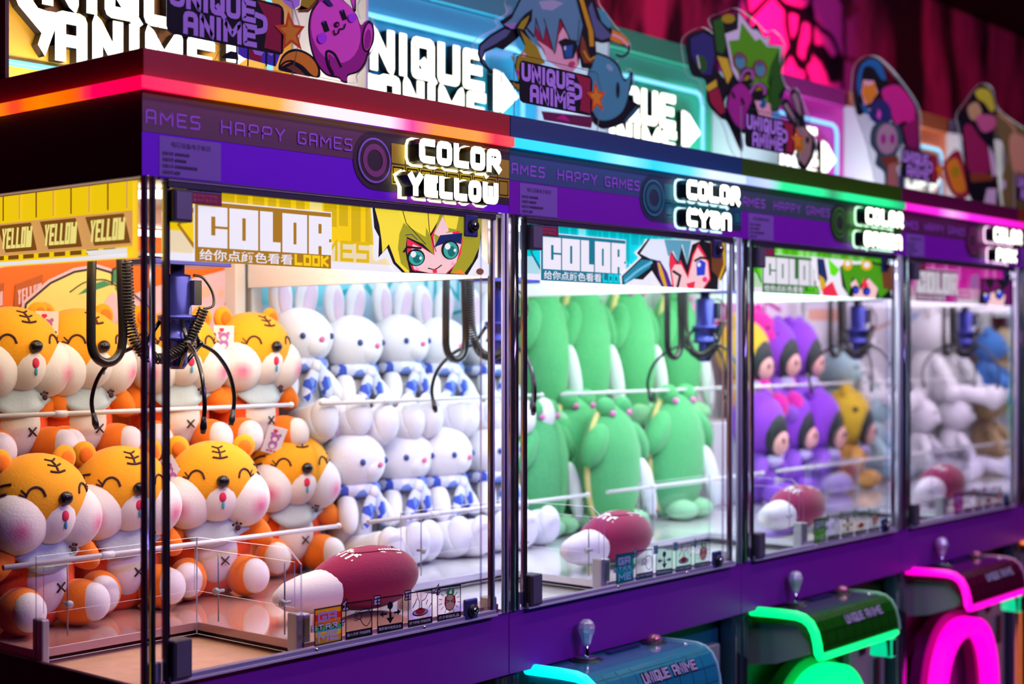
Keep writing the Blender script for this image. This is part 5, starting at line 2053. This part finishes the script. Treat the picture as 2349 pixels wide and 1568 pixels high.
# ---------------------------------------------------------------- plush toys
F_red = mat('plush_red_orange', (1, .10, .008), .85, bump=.25, bscale=260, sheen=.2)
F_or = mat('plush_orange', (1, .23, .005), .85, bump=.25, bscale=260, sheen=.25)
F_yel = mat('plush_yellow', (1, .43, .008), .85, bump=.25, bscale=260, sheen=.2)
F_wht = mat('plush_white', (.88, .84, .84), .85, bump=.2, bscale=260, sheen=.2)
F_nose = mat('nose_black', (.01, .008, .012), .18)
F_brn = mat('thread_brown', (.045, .008, .012), .7)
F_mouth = mat('felt_crimson', (.75, .02, .10), .7)
F_drool = mat('felt_blue', (.06, .38, .62), .6)
F_scarf = mat('scarf_pale_blue', (.52, .63, .72), .8, bump=.25, bscale=150)
F_card = mat('card_white', (.84, .86, .92), .5)
F_cardink = mat('card_ink', (.50, .16, .50), .5)


def cheek_mat():
    m = mat('plush_cheek', (.88, .84, .84), .85, bump=.2, bscale=260, sheen=.2)
    nt = m.node_tree
    bs = nt.nodes['Principled BSDF']
    at = nt.nodes.new('ShaderNodeVertexColor')
    at.layer_name = 'rouge'
    mx = nt.nodes.new('ShaderNodeMix')
    mx.data_type = 'RGBA'
    mx.inputs['A'].default_value = (.88, .84, .84, 1)
    mx.inputs['B'].default_value = (.85, .03, .28, 1)
    nt.links.new(at.outputs['Color'], mx.inputs['Factor'])
    nt.links.new(mx.outputs['Result'], bs.inputs['Base Color'])
    return m


F_cheek = cheek_mat()


def on_ell(c, r, az, el, k=1.0):
    """point on an ellipsoid: az 0 faces front (-y), positive to +x; el up"""
    u = Vector((math.sin(az) * math.cos(el), -math.cos(az) * math.cos(el), math.sin(el)))
    return Vector((c[0] + u.x * r[0] * k, c[1] + u.y * r[1] * k, c[2] + u.z * r[2] * k))


def arc_tube(b, c, r, pts, rad, m, k=1.004, smooth=True):
    P = [on_ell(c, r, R(a), R(e), k) for a, e in pts]
    if smooth and len(P) > 2:
        P = cat(P, False, 4)
    b.tube(P, rad, m, 6, flat=(1, 1))


HC, HR = (0, -.012, .226), (.091, .080, .080)


def make_tiger():
    t = thing('tiger_plush', '', 'plush toy')
    b = MB()
    b.ell((0, .010, .092), (.084, .064, .094), F_red, seg=24, rings=14, fn=lambda u: 1 + .10 * max(0, -u.z))
    b.build('body', t)
    b = MB()
    b.ell((0, -.022, .088), (.050, .044, .066), F_wht, seg=24, rings=14)
    bl = b.build('belly', t)
    b = MB()
    for s in (1, -1):
        b.tube([(.012 - .008, -.0655, .075 - .008 * s), (.012 + .008, -.0655, .075 + .008 * s)], .0016, F_brn, 6)
    b.build('cross_stitch', bl)
    b = MB()
    b.ell(HC, HR, F_yel, seg=36, rings=20, fn=lambda u: 1 + .05 * abs(u.x) * max(0, -u.z))
    hd = b.build('head', t)
    b = MB()
    b.ell((0, -.045, .202), (.046, .050, .054), F_wht, seg=24, rings=14)
    b.build('muzzle', t)
    for s in (-1, 1):
        b = MB()
        ly = b.bm.loops.layers.float_color.new('rouge')
        cc, cr = Vector((s * .0555, -.038, .192)), (.052, .050, .056)
        b.ell(cc, cr, F_cheek, seg=28, rings=18)
        spot = cc + Vector((s * .024, -.040, -.012))
        for f in b.bm.faces:
            for l in f.loops:
                d = (l.vert.co - spot).length / .027
                v = max(0, 1 - d) ** 1.1
                l[ly] = (v, v, v, 1)
        b.build('cheek', t)
        b = MB()
        ec = Vector((s * .066, .0, .292))
        b.ell(ec, (.0235, .013, .0245), F_yel, rot=Matrix.Rotation(s * .25, 4, 'Y'), seg=16, rings=10)
        e = b.build('ear', t)
        b = MB()
        b.ell(ec + Vector((0, -.009, -.001)), (.0145, .007, .0155), F_or, seg=14, rings=8)
        b.build('inner_ear', e)
        b = MB()
        arc_tube(b, HC, HR, [(s * 22, 8), (s * 25, 16), (s * 32, 20), (s * 39, 17), (s * 43, 9)], .0021, F_brn)
        arc_tube(b, HC, HR, [(s * 42, 10), (s * 49, 17)], .0014, F_brn)
        arc_tube(b, HC, HR, [(s * 42, 8), (s * 51, 11)], .0014, F_brn)
        b.build('closed_eye', t)
        b = MB()
        arc_tube(b, HC, HR, [(s * 62, 24), (s * 74, 22), (s * 84, 17)], .0022, F_brn)
        arc_tube(b, HC, HR, [(s * 66, 12), (s * 76, 9), (s * 86, 4)], .0026, F_brn)
        b.build('cheek_stripe', t)
        b = MB()
        b.ell((s * .082, -.022, .128), (.026, .028, .044), F_or, rot=Matrix.Rotation(-s * .75, 4, 'Y') @ Matrix.Rotation(-.35, 4, 'X'), seg=18, rings=12)
        b.build('arm', t)
        b = MB()
        rot = Matrix.Rotation(s * .16, 4, 'Z') @ Matrix.Rotation(-.10, 4, 'X')
        b.ell((s * .058, -.050, .042), (.037, .058, .041), F_or, rot=rot, seg=22, rings=14)
        lg = b.build('leg', t)
        b = MB()
        b.ell(Vector((s * .060, -.050, .0415)) + rot.to_3x3() @ Vector((0, -.036, 0)), (.0285, .0275, .0335), F_wht, rot=rot, seg=20, rings=12)
        b.build('sole', lg)
    b = MB()
    b.ell((0, -.0955, .232), (.0128, .010, .0118), F_nose, seg=18, rings=12)
    b.build('nose', t)
    b = MB()
    b.ell((0, -.0935, .2015), (.0072, .004, .0098), F_mouth, seg=16, rings=10)
    m_ = b.build('mouth', t)
    b = MB()
    b.ell((.001, -.0935, .1865), (.0030, .0030, .0085), F_drool, seg=10, rings=8)
    b.build('drool_drop', m_)
    b = MB()
    arc_tube(b, HC, HR, [(-14, 62), (0, 58), (14, 62)], .0019, F_brn)
    arc_tube(b, HC, HR, [(-13, 51), (0, 48), (13, 51)], .0019, F_brn)
    arc_tube(b, HC, HR, [(-12, 40), (0, 38), (12, 40)], .0023, F_brn)
    arc_tube(b, HC, HR, [(0, 58), (1, 48), (0, 38)], .0021, F_brn)
    b.build('forehead_mark', t)
    # bib scarf, draped over the chest, longer on one side
    b = MB()
    n = 40
    rows = []
    for q in range(6):
        f = q / 5
        row = []
        for k in range(n):
            a = k * math.tau / n
            fr = max(0, -math.cos(a))
            drop = .010 + .040 * fr ** 1.5 + .014 * max(0, math.sin(a - 2.6)) * fr
            rr = .056 + (.020 + .004 * math.sin(a * 7)) * f
            row.append(b.bm.verts.new((math.sin(a) * rr * 1.05, math.cos(a) * rr * .95 - .002, .163 - drop * f ** 1.2 + .003 * math.sin(a * 5) * f)))
        rows.append(row)
    for ra, rb in zip(rows, rows[1:]):
        for k in range(n):
            f = b.bm.faces.new((ra[k], ra[(k + 1) % n], rb[(k + 1) % n], rb[k]))
            f.material_index = b.mi(F_scarf)
            f.smooth = True
    sc = b.build('scarf', t)
    so = sc.modifiers.new('cloth', 'SOLIDIFY')
    so.thickness = .004
    b = MB()
    for dx, dz, r_ in ((.036, .138, .006), (.026, .1445, .003), (.034, .1475, .003), (.043, .1455, .003)):
        yy = -math.sqrt(max(0, 1 - (dx / .078) ** 2)) * .074 - .003
        b.ell((dx, yy, dz), (r_, .0022, r_), F_brn, seg=10, rings=6)
    b.build('paw_print', sc)
    return t


def add_tag(t, loc, rot):
    """swing tag: a child part of one toy"""
    b = MB()
    b.box((-.021, -.0006, -.030), (.021, .0006, .030), F_card, .0004)
    A = Art(lambda a, c, h: Vector((a, -.0008 - h, c)), .0002)
    g = b.build('swing_tag', t)
    g.location = loc
    g.rotation_euler = rot
    A.oval(0, .006, .0105, .009, F_cardink)
    A.oval(-.009, .0135, .0035, .0035, F_cardink)
    A.oval(.009, .0135, .0035, .0035, F_cardink)
    A.oval(0, -.009, .010, .0105, F_cardink)
    A.oval(0, .003, .0055, .0045, F_card)
    A.oval(0, -.013, .0055, .005, F_card)
    A.oval(-.0065, .0215, .0030, .0030, F_mouth)
    A.oval(-.0025, .0215, .0030, .0030, F_mouth)
    A.fill([(-.0092, .0207), (.0002, .0207), (-.0045, .0155)], F_mouth)
    for k, (a, c) in enumerate(((-.011, -.004), (-.003, .004), (.006, .011))):
        A.rect(a, -.0245, c, -.0215, F_mouth)
    A.build('tag_print', g)
    return g


tiger0 = make_tiger()
TG = 'tiger plush toys in the orange-red topped machine'
# photo pixel of the head centre, depth, floor height, turn, roll, which label
TIG = [
    (74, 1158, .49, 1.0, 4, 0, 'tiger plush in front row, leftmost, turned right with bare striped forehead', None),
    (270, 1118, .54, 1.0, -10, 0, 'tiger plush in front row behind the corner post, second from the left', None),
    (484, 1125, .53, 1.0, -24, 0, 'tiger plush in front row, third from the left, facing the camera', ((-.092, -.045, .248), (.15, -.5, -.3))),
    (657, 1092, .645, 1.0005, -13, 0, 'tiger plush in front row, rightmost, with a white tag on its forehead', ((-.062, -.062, .292), (.25, .28, -.1))),
    (15, 800, .67, 1.265, 2, 0, 'tiger plush in back row, cut by the left edge of the photo', None),
    (170, 785, .68, 1.265, 2, 0, 'tiger plush in back row left of the hanging hose, white tag over its ear', ((-.088, -.040, .268), (0, .03, -.6))),
    (394, 800, .69, 1.265, -12, 0, 'tiger plush in back row directly behind the claw', None),
    (566, 778, .68, 1.265, 2, 0, 'tiger plush in back row, rightmost, beside the white rabbits', ((-.098, -.040, .246), (0, .02, -.6))),
]
for k, (u, v, Y, z, yaw, roll, lab, tg) in enumerate(TIG):
    p = unproj(u, v, Y)
    t = tiger0 if k == 0 else dup(tiger0, (0, 0, 0), (0, 0, 0), lab)
    t['label'] = lab
    t['group'] = TG
    t.location = (p.x, Y, z)
    t.rotation_euler = (0, R(roll), R(yaw))
    s = 1.02
    t.scale = (s, s, s)
for k, (u, v, Y, z, yaw, roll, lab, tg) in enumerate(TIG):
    if tg:
        t = [o for o in COL.objects if o.get('label') == lab][0]
        add_tag(t, *tg)

# rabbits of the blue machine
B_wht = mat('rabbit_white', (.86, .86, .90), .9, bump=.3, bscale=180, sheen=.3)
B_in = mat('rabbit_inner_ear', (.78, .62, .78), .8)
B_eye = mat('rabbit_eye', (.01, .06, .30), .2)
B_nose = mat('rabbit_nose', (.85, .18, .42), .6)


def floral():
    m = mat('scarf_floral', (.35, .45, .85), .85)
    nt = m.node_tree
    vo = nt.nodes.new('ShaderNodeTexVoronoi')
    vo.inputs['Scale'].default_value = 60
    rp = nt.nodes.new('ShaderNodeValToRGB')
    rp.color_ramp.interpolation = 'CONSTANT'
    e = rp.color_ramp.elements
    e[0].color = (.04, .10, .62, 1)
    e[1].position = .35
    e[1].color = (.70, .75, .95, 1)
    for p_, c_ in ((.62, (.18, .30, .80, 1)), (.80, (.85, .85, .95, 1)), (.95, (.85, .25, .2, 1))):
        q = e.new(p_)
        q.color = c_
    tc = nt.nodes.new('ShaderNodeTexCoord')
    nt.links.new(tc.outputs['Object'], vo.inputs['Vector'])
    nt.links.new(vo.outputs['Color'], rp.inputs[0])
    nt.links.new(rp.outputs[0], nt.nodes['Principled BSDF'].inputs['Base Color'])
    return m


F_flor = floral()


def make_rabbit():
    t = thing('rabbit_plush', '', 'plush toy')
    b = MB()
    b.ell((0, .012, .085), (.052, .050, .085), B_wht, seg=20, rings=12)
    b.build('body', t)
    b = MB()
    b.ell((0, -.005, .205), (.078, .072, .060), B_wht, seg=26, rings=16)
    b.build('head', t)
    b = MB()
    b.ell((0, -.052, .190), (.034, .030, .026), B_wht, seg=16, rings=10)
    b.build('muzzle', t)
    for s in (-1, 1):
        b = MB()
        rot = Matrix.Rotation(s * .20, 4, 'Y') @ Matrix.Rotation(.12, 4, 'X')
        c = Vector((s * .036, .012, .288))
        b.ell(c, (.031, .018, .050), B_wht, rot=rot, seg=18, rings=12)
        e = b.build('ear', t)
        b = MB()
        b.ell(c + Vector((0, -.011, -.004)), (.019, .009, .036), B_in, rot=rot, seg=14, rings=10)
        b.build('inner_ear', e)
        b = MB()
        b.ell((s * .040, -.066, .205), .0066, B_eye, seg=12, rings=8)
        b.build('eye', t)
        b = MB()
        b.ell((s * .055, -.030, .110), (.021, .024, .050), B_wht, rot=Matrix.Rotation(-s * .5, 4, 'Y') @ Matrix.Rotation(-.5, 4, 'X'), seg=16, rings=10)
        b.build('arm', t)
        b = MB()
        pts = cat([(s * .030, -.02, .035), (s * .038, -.075, .030), (s * .046, -.115, .034), (s * .048, -.135, .040)], False, 5)
        n = len(pts)
        b.tube(pts, [.028 + .010 * math.sin(k / (n - 1) * math.pi * .9) + .004 * k / n for k in range(n)], B_wht, 14)
        b.ell((s * .048, -.138, .042), (.034, .028, .040), B_wht, seg=16, rings=10)
        b.build('leg', t)
    b = MB()
    b.ell((0, -.0835, .198), (.007, .005, .0055), B_nose, seg=12, rings=8)
    b.build('nose', t)
    b = MB()
    pts = [(math.sin(k * math.tau / 20) * .052, math.cos(k * math.tau / 20) * .050, .150) for k in range(20)]
    b.tube(pts, .014, F_flor, 8, True)
    for a, x, z in ((.5, -.018, .110), (-.35, .022, .115)):
        b.ell((x, -.058, z), (.016, .012, .042), F_flor, rot=Matrix.Rotation(a, 4, 'Y'), seg=12, rings=8)
    b.ell((0, -.060, .145), (.016, .012, .014), F_flor, seg=12, rings=8)
    b.build('scarf', t)
    return t


rab0 = make_rabbit()
RG = 'white rabbit plush toys in the blue topped machine'
RAB = [
    (692, 790, .72, 1.285, 0, 1, 'white rabbit plush in the upper row, nearest the tigers'),
    (812, 812, .71, 1.27, 8, 1, 'white rabbit plush in the upper row, second from the tigers'),
    (920, 805, .72, 1.275, 5, 1, 'white rabbit plush in the upper row, third from the tigers'),
    (1012, 808, .72, 1.27, 0, 1, 'white rabbit plush in the upper row behind the hanging hose loop'),
    (1125, 830, .72, 1.265, 10, 1, 'white rabbit plush in the upper row behind the clear corner posts'),
    (815, 1096, .60, 1.0, 10, 0, 'white rabbit plush in the lower row, nearest the tigers'),
    (925, 1105, .62, 1.0, 0, 0, 'white rabbit plush in the lower row, second from the tigers'),
    (1020, 1105, .60, 1.0, 12, 0, 'white rabbit plush in the lower row, third from the tigers'),
    (1130, 1105, .60, 1.0, 6, 0, 'white rabbit plush in the lower row behind the clear corner posts'),
]
for k, (u, v, Y, z, yaw, up, lab) in enumerate(RAB):
    p = unproj(u, v, Y)
    t = rab0 if k == 0 else dup(rab0, (0, 0, 0), (0, 0, 0), lab, RG)
    t['label'], t['group'] = lab, RG
    t.location = (p.x, Y, z)
    t.rotation_euler = (R(-3), 0, R(yaw))
    t.scale = (1.08, 1.0, 1.16)

# green crocodile-like toys
C_gr = mat('plush_green', (.09, .46, .17), .9, bump=.35, bscale=120, sheen=.3, mottle=.2)
C_gr2 = mat('plush_green_pale', (.30, .66, .34), .9, bump=.35, bscale=120, sheen=.3)
C_seam = mat('plush_cream_seam', (.80, .68, .28), .85)
C_wht = mat('plush_white_belly', (.82, .84, .88), .85, bump=.2, bscale=200)
C_eye = mat('plush_pink_dot', (.85, .20, .55), .5)


def make_croc():
    t = thing('green_plush', '', 'plush toy')
    b = MB()
    b.ell((0, 0, .185), (.110, .078, .185), C_gr, seg=28, rings=22, fn=lambda u: 1 + .07 * max(0, -u.z) + .010 * math.sin(u.z * 26))
    b.build('body', t)
    for s in (-1, 1):
        b = MB()
        b.ell((s * .040, -.012, .362), (.030, .028, .030), C_gr, seg=16, rings=12)
        e = b.build('eye_bump', t)
        b = MB()
        b.ell((s * .040, -.037, .345), .0095, C_eye, seg=10, rings=8)
        b.build('eye_dot', e)
        b = MB()
        b.ell((s * .100, -.020, .255), (.034, .034, .070), C_gr, rot=Matrix.Rotation(-s * .55, 4, 'Y'), seg=16, rings=12)
        b.build('arm', t)
    b = MB()
    P = [on_ell((0, 0, .185), (.110, .078, .185), R(-88), R(e_), 1.03) for e_ in range(-55, 66, 8)]
    b.tube(P, .0085, C_seam, 8)
    b.build('seam_piping', t)
    b = MB()
    b.ell((.088, -.066, .120), (.028, .020, .095), C_wht, rot=Matrix.Rotation(-.32, 4, 'Y'), seg=16, rings=12)
    b.build('white_fin', t)
    b = MB()
    b.ell((-.035, -.055, .030), (.040, .050, .030), C_gr2, seg=16, rings=10)
    b.ell((.045, -.050, .030), (.040, .050, .030), C_gr2, seg=16, rings=10)
    b.build('feet', t)
    return t


croc0 = make_croc()
CG = 'green plush toys in the green topped machine'
CRO = [
    (1400, 1100, .55, 1.0, 4, .93, 'green plush standing in front, middle of the lower row'),
    (1545, 1085, .58, 1.0, 0, 1.0, 'green plush at the right of the lower row'),
    (1235, 1120, .62, 1.0, 10, .92, 'green plush at the left of the lower row, beside the corner post'),
    (1315, 1100, .66, 1.0, 6, .98, 'green plush half hidden in the lower row, second from left'),
    (1232, 780, .74, 1.265, 6, 1.15, 'green plush in the upper row, leftmost'),
    (1330, 780, .73, 1.265, 0, 1.15, 'green plush in the upper row, second from left'),
    (1435, 780, .73, 1.265, 4, 1.15, 'green plush in the upper row, third from left'),
    (1545, 780, .73, 1.265, 0, 1.12, 'green plush in the upper row, rightmost'),
]
for k, (u, v, Y, z, yaw, s, lab) in enumerate(CRO):
    p = unproj(u, v, Y)
    t = croc0 if k == 0 else dup(croc0, (0, 0, 0), (0, 0, 0), lab, CG)
    t['label'], t['group'] = lab, CG
    t.location = (p.x, Y, z)
    t.rotation_euler = (0, 0, R(yaw))
    t.scale = (s * (.72 if k > 3 else 1.12), s, s)

# hooded dolls
D_hair = mat('doll_hair', (.015, .025, .03), .6)
D_skin = mat('doll_skin', (.85, .45, .42), .6)


def make_doll(colname, col, horn, body):
    hm = mat('doll_hood_' + colname, col, .85, bump=.25, bscale=160, sheen=.3)
    bm_ = mat('doll_body_' + colname, body, .85, bump=.2, bscale=160)
    t = thing('hooded_doll', '', 'plush doll')
    b = MB()
    b.ell((0, .01, .085), (.060, .052, .088), bm_, seg=20, rings=12)
    b.build('body', t)
    b = MB()
    b.ell((0, .012, .235), (.092, .082, .096), hm, seg=26, rings=16)
    hd = b.build('hood', t)
    b = MB()
    b.ell((0, -.050, .208), (.056, .030, .066), D_hair, seg=20, rings=12)
    b.build('hair', t)
    b = MB()
    b.ell((0, -.062, .185), (.042, .026, .040), D_skin, seg=20, rings=12)
    f = b.build('face', t)
    for s in (-1, 1):
        b = MB()
        b.ell((s * .017, -.0865, .188), (.006, .003, .009), D_hair, seg=10, rings=8)
        b.build('eye', f)
        b = MB()
        if horn:
            b.lathe([(.020, 0), (.012, .03), (0, .055)], (s * .05, .01, .305), hm, 12, Matrix.Rotation(s * .3, 4, 'Y'))
            b.ell((s * .078, -.030, .262), .009, D_hair, seg=10, rings=8)
        else:
            b.ell((s * .055, .012, .315), (.022, .018, .022), hm, seg=12, rings=8)
        b.build('hood_ear', hd)
        b = MB()
        b.ell((s * .062, -.030, .105), (.022, .026, .044), bm_, rot=Matrix.Rotation(-s * .6, 4, 'Y'), seg=14, rings=10)
        b.build('arm', t)
        b = MB()
        b.ell((s * .034, -.062, .030), (.028, .040, .030), bm_, seg=14, rings=10)
        b.build('leg', t)
    b = MB()
    b.ell((0, -.046, .128), (.040, .022, .020), mat('doll_collar_' + colname, (.55, .5, .85), .8), seg=14, rings=8)
    b.build('collar', t)
    return t


dol0 = make_doll('purple', (.30, .05, .72), False, (.30, .10, .72))
dol1 = make_doll('yellow', (.85, .58, .03), True, (.80, .42, .10))
DG = 'hooded dolls in the magenta topped machine'
DOL = [
    (0, 1745, 1035, .60, 1.0, 4, 'purple hooded doll in the lower row, leftmost'),
    (0, 1815, 1030, .66, 1.0, 10, 'purple hooded doll in the lower row, middle'),
    (0, 1880, 1032, .61, 1.0, 14, 'purple hooded doll in the lower row, beside the yellow hood'),
    (1, 1950, 1010, .62, 1.0, 20, 'yellow horned hood doll at the right of the purple hoods'),
    (0, 1775, 815, .70, 1.245, 6, 'purple hooded doll in the upper row, left'),
    (0, 1830, 815, .70, 1.245, 12, 'purple hooded doll in the upper row, right'),
    (1, 1712, 840, .70, 1.235, 6, 'yellow hooded doll in the upper row by the corner post'),
]
seen = set()
for k, (kind, u, v, Y, z, yaw, lab) in enumerate(DOL):
    src = (dol0, dol1)[kind]
    p = unproj(u, v, Y)
    t = src if kind not in seen else dup(src, (0, 0, 0), (0, 0, 0), lab, DG)
    seen.add(kind)
    t['label'], t['group'] = lab, DG
    t.location = (p.x, Y, z)
    t.rotation_euler = (0, 0, R(yaw))
    t.scale = (1.10, 1.05, 1.08)


# soft bears and long-legged toys in the farther machines
def make_soft(name, matname, col, longleg, earlong=0.):
    m = mat(matname, col, .9, bump=.3, bscale=150, sheen=.3)
    t = thing(name, '', 'plush toy')
    b = MB()
    b.ell((0, .010, .105), (.060, .052, .092), m, seg=20, rings=12)
    b.build('body', t)
    b = MB()
    b.ell((0, -.005, .240), (.074, .068, .066), m, seg=22, rings=14)
    h = b.build('head', t)
    b = MB()
    b.ell((0, -.060, .226), (.028, .022, .022), m, seg=14, rings=8)
    b.ell((0, -.081, .234), (.008, .005, .006), D_hair, seg=10, rings=6)
    b.build('snout', h)
    for s in (-1, 1):
        b = MB()
        b.ell((s * .052, .0, .300 + earlong * .5), (.022, .014, .022 + earlong), m, rot=Matrix.Rotation(s * .25, 4, 'Y'), seg=14, rings=10)
        b.build('ear', h)
        b = MB()
        b.ell((s * .030, -.064, .252), .006, D_hair, seg=10, rings=6)
        b.build('eye', h)
        b = MB()
        L = .10 if longleg else .055
        b.tube(cat([(s * .045, -.02, .155), (s * .085, -.05, .155 - L * .5), (s * .095, -.07, .155 - L)], False, 4), .020, m, 12)
        b.ell((s * .095, -.072, .150 - L), (.026, .026, .026), m, seg=14, rings=10)
        b.build('arm', t)
        b = MB()
        L = .17 if longleg else .08
        b.tube(cat([(s * .030, -.02, .045), (s * .045, -.02 - L * .5, .050), (s * .055, -.02 - L, .030)], False, 4), .024, m, 12)
        b.ell((s * .056, -.025 - L, .036), (.034, .030, .038), m, seg=14, rings=10)
        b.build('leg', t)
    return t


sw = make_soft('longleg_plush', 'plush_soft_white', (.86, .84, .90), True, .04)
SOFT = [
    (2135, 830, .66, 1.26, 20, 1.25, 'white long-legged plush in the upper row, left of the beige toys'),
    (2190, 850, .66, 1.26, 30, 1.2, 'white long-legged plush with its foot stretched right'),
    (2110, 1030, .60, 1.0, 12, 1.0, 'white long-legged plush in the lower row by the corner post'),
    (2190, 1060, .56, 1.0, 24, 1.0, 'white long-legged plush in the lower row, right'),
    (1960, 830, .74, 1.26, 10, 1.1, 'white plush seen behind the hose loop of the magenta machine'),
]
SG = 'white long-legged plush toys'
for k, (u, v, Y, z, yaw, s, lab) in enumerate(SOFT):
    p = unproj(u, v, Y)
    t = sw if k == 0 else dup(sw, (0, 0, 0), (0, 0, 0), lab, SG)
    t['label'], t['group'] = lab, SG
    t.location = (p.x, Y, z)
    t.rotation_euler = (0, 0, R(yaw))
    t.scale = (s, s, s)
be = make_soft('bear_plush', 'plush_beige', (.72, .50, .24), False)
BG = 'beige bear plush toys'
BEAR = [
    (2255, 960, .66, 1.262, 10, 1.0, 'beige bear plush in the upper row, left of the pair'),
    (2305, 960, .66, 1.262, 10, 1.0, 'beige bear plush in the upper row at the far right'),
    (2260, 1040, .62, 1.0, 10, 1.1, 'beige bear plush in the lower row at the far right'),
]
for k, (u, v, Y, z, yaw, s, lab) in enumerate(BEAR):
    p = unproj(u, v, Y)
    t = be if k == 0 else dup(be, (0, 0, 0), (0, 0, 0), lab, BG)
    t['label'], t['group'] = lab, BG
    t.location = (p.x, Y, z)
    t.rotation_euler = (0, 0, R(yaw))
    t.scale = (s, s, s)

for nm, mn, cl, spots, grp in (
    ('bear_plush', 'plush_magenta', (.85, .02, .45), [(1722, 770, .75, 1.262, 8, 1.2, 'large magenta plush in the upper row by the clear posts of the magenta topped machine')], None),
    ('bear_plush', 'plush_pale_teal', (.42, .62, .66), [(1925, 900, .72, 1.15, 14, 1.1, 'pale teal plush behind the yellow horned doll'), (1990, 1000, .68, 1.0, 14, 1.15, 'pale teal plush at the right end of the hooded dolls')], 'pale teal plush toys'),
    ('bear_plush', 'plush_blue', (.05, .20, .62), [(2268, 850, .55, 1.262, 14, 1.0, 'blue plush above the beige bears at the far right')], None),
    ('bear_plush', 'plush_hot_pink', (.90, .05, .40), [(2222, 850, .72, 1.262, 14, 1.0, 'hot pink plush between the white and blue toys at the far right')], None)):
    src = make_soft(nm, mn, cl, False)
    for k, (u, v, Y, z, yaw, s, lab) in enumerate(spots):
        p = unproj(u, v, Y)
        t = src if k == 0 else dup(src, (0, 0, 0), (0, 0, 0), lab, grp)
        t['label'] = lab
        if grp:
            t['group'] = grp
        t.location = (p.x, Y, z)
        t.rotation_euler = (0, 0, R(yaw))
        t.scale = (s, s, s)


# dark red cushions with a white tip, one on each playfield
P_red = mat('cushion_red', (.30, .006, .075), .9, bump=.3, bscale=220, sheen=.35)


def make_cushion():
    t = thing('cushion', '', 'cushion')
    b = MB()
    b.ell((0, 0, .062), (.128, .062, .060), P_red, seg=36, rings=18, fn=lambda u: 1 - .06 * max(0, u.x) ** 3 + .14 * max(0, -u.x) ** 8)
    bd = b.build('red_body', t)
    b = MB()
    b.lathe([(0, .128), (.012, .124), (.026, .10), (.036, .06), (.041, .02), (.040, 0)], (-.098, -.004, .050), F_wht, 22, Matrix.Rotation(R(-90), 4, 'Y'))
    b.build('white_tip', t)
    b = MB()
    P = [on_ell((0, 0, .062), (.128, .062, .060), R(a), R(62), 1.0) for a in range(-80, 100, 12)]
    b.tube(P, .0016, mat('cushion_seam', (.22, .004, .02), .8), 6)
    b.build('seam', bd)
    # white printed characters on the upper side

    def fm(a, c, h):
        x, y = a, c
        q = max(0, 1 - (x / .128) ** 2 - (y / .062) ** 2)
        return Vector((x, y, .062 + .060 * math.sqrt(q) + h + .0008))
    A = Art(fm, .0002)
    for x0_, y0_, w_, h_ in ((-.074, -.030, .034, .036), (-.026, .0, .022, .022), (.0, .0, .022, .022)):
        for q in (((0, .9), (1, .9)), ((0, .55), (.55, .6)), ((.05, .25), (.5, .25)), ((.25, 0), (.25, 1)), ((.62, .75), (.95, .7)), ((.95, .7), (.92, .05)), ((.65, .5), (.65, .05)), ((.78, .6), (.78, .1))):
            A.stroke([(x0_ + a * w_, y0_ + c * h_) for a, c in q], .0042 * w_ / .034, M_pwhite)
            A.h -= A.step
    A.rect(.004, -.034, .058, -.0315, M_pwhite)
    for k in range(8):
        A.rect(.004 + k * .007, -.030, .009 + k * .007, -.025, M_pwhite)
    A.build('printed_words', bd)
    return t


cu0 = make_cushion()
CUG = 'dark red cushions on the playfields'
CUS = [
    (843, 1345, .10, 0, 'dark red cushion with white print behind the how-to cards of the yellow machine'),
    (1415, 1275, .10, 1, 'dark red cushion in front of the green plush toys'),
    (1830, 1195, .10, 2, 'dark red cushion in front of the hooded dolls'),
    (2165, 1150, .10, 3, 'dark red cushion in front of the white long-legged toys'),
]
for k, (u, v, Y, m_, lab) in enumerate(CUS):
    p = unproj(u, v, .16)
    t = cu0 if k == 0 else dup(cu0, (0, 0, 0), (0, 0, 0), lab, CUG)
    t['label'], t['group'] = lab, CUG
    t.location = (p.x, .16, 1.0005)
    t.rotation_euler = (0, 0, R(4 if k else -2))
    print('cushion', k, round(p.x - m_ * W, 3), p.z)
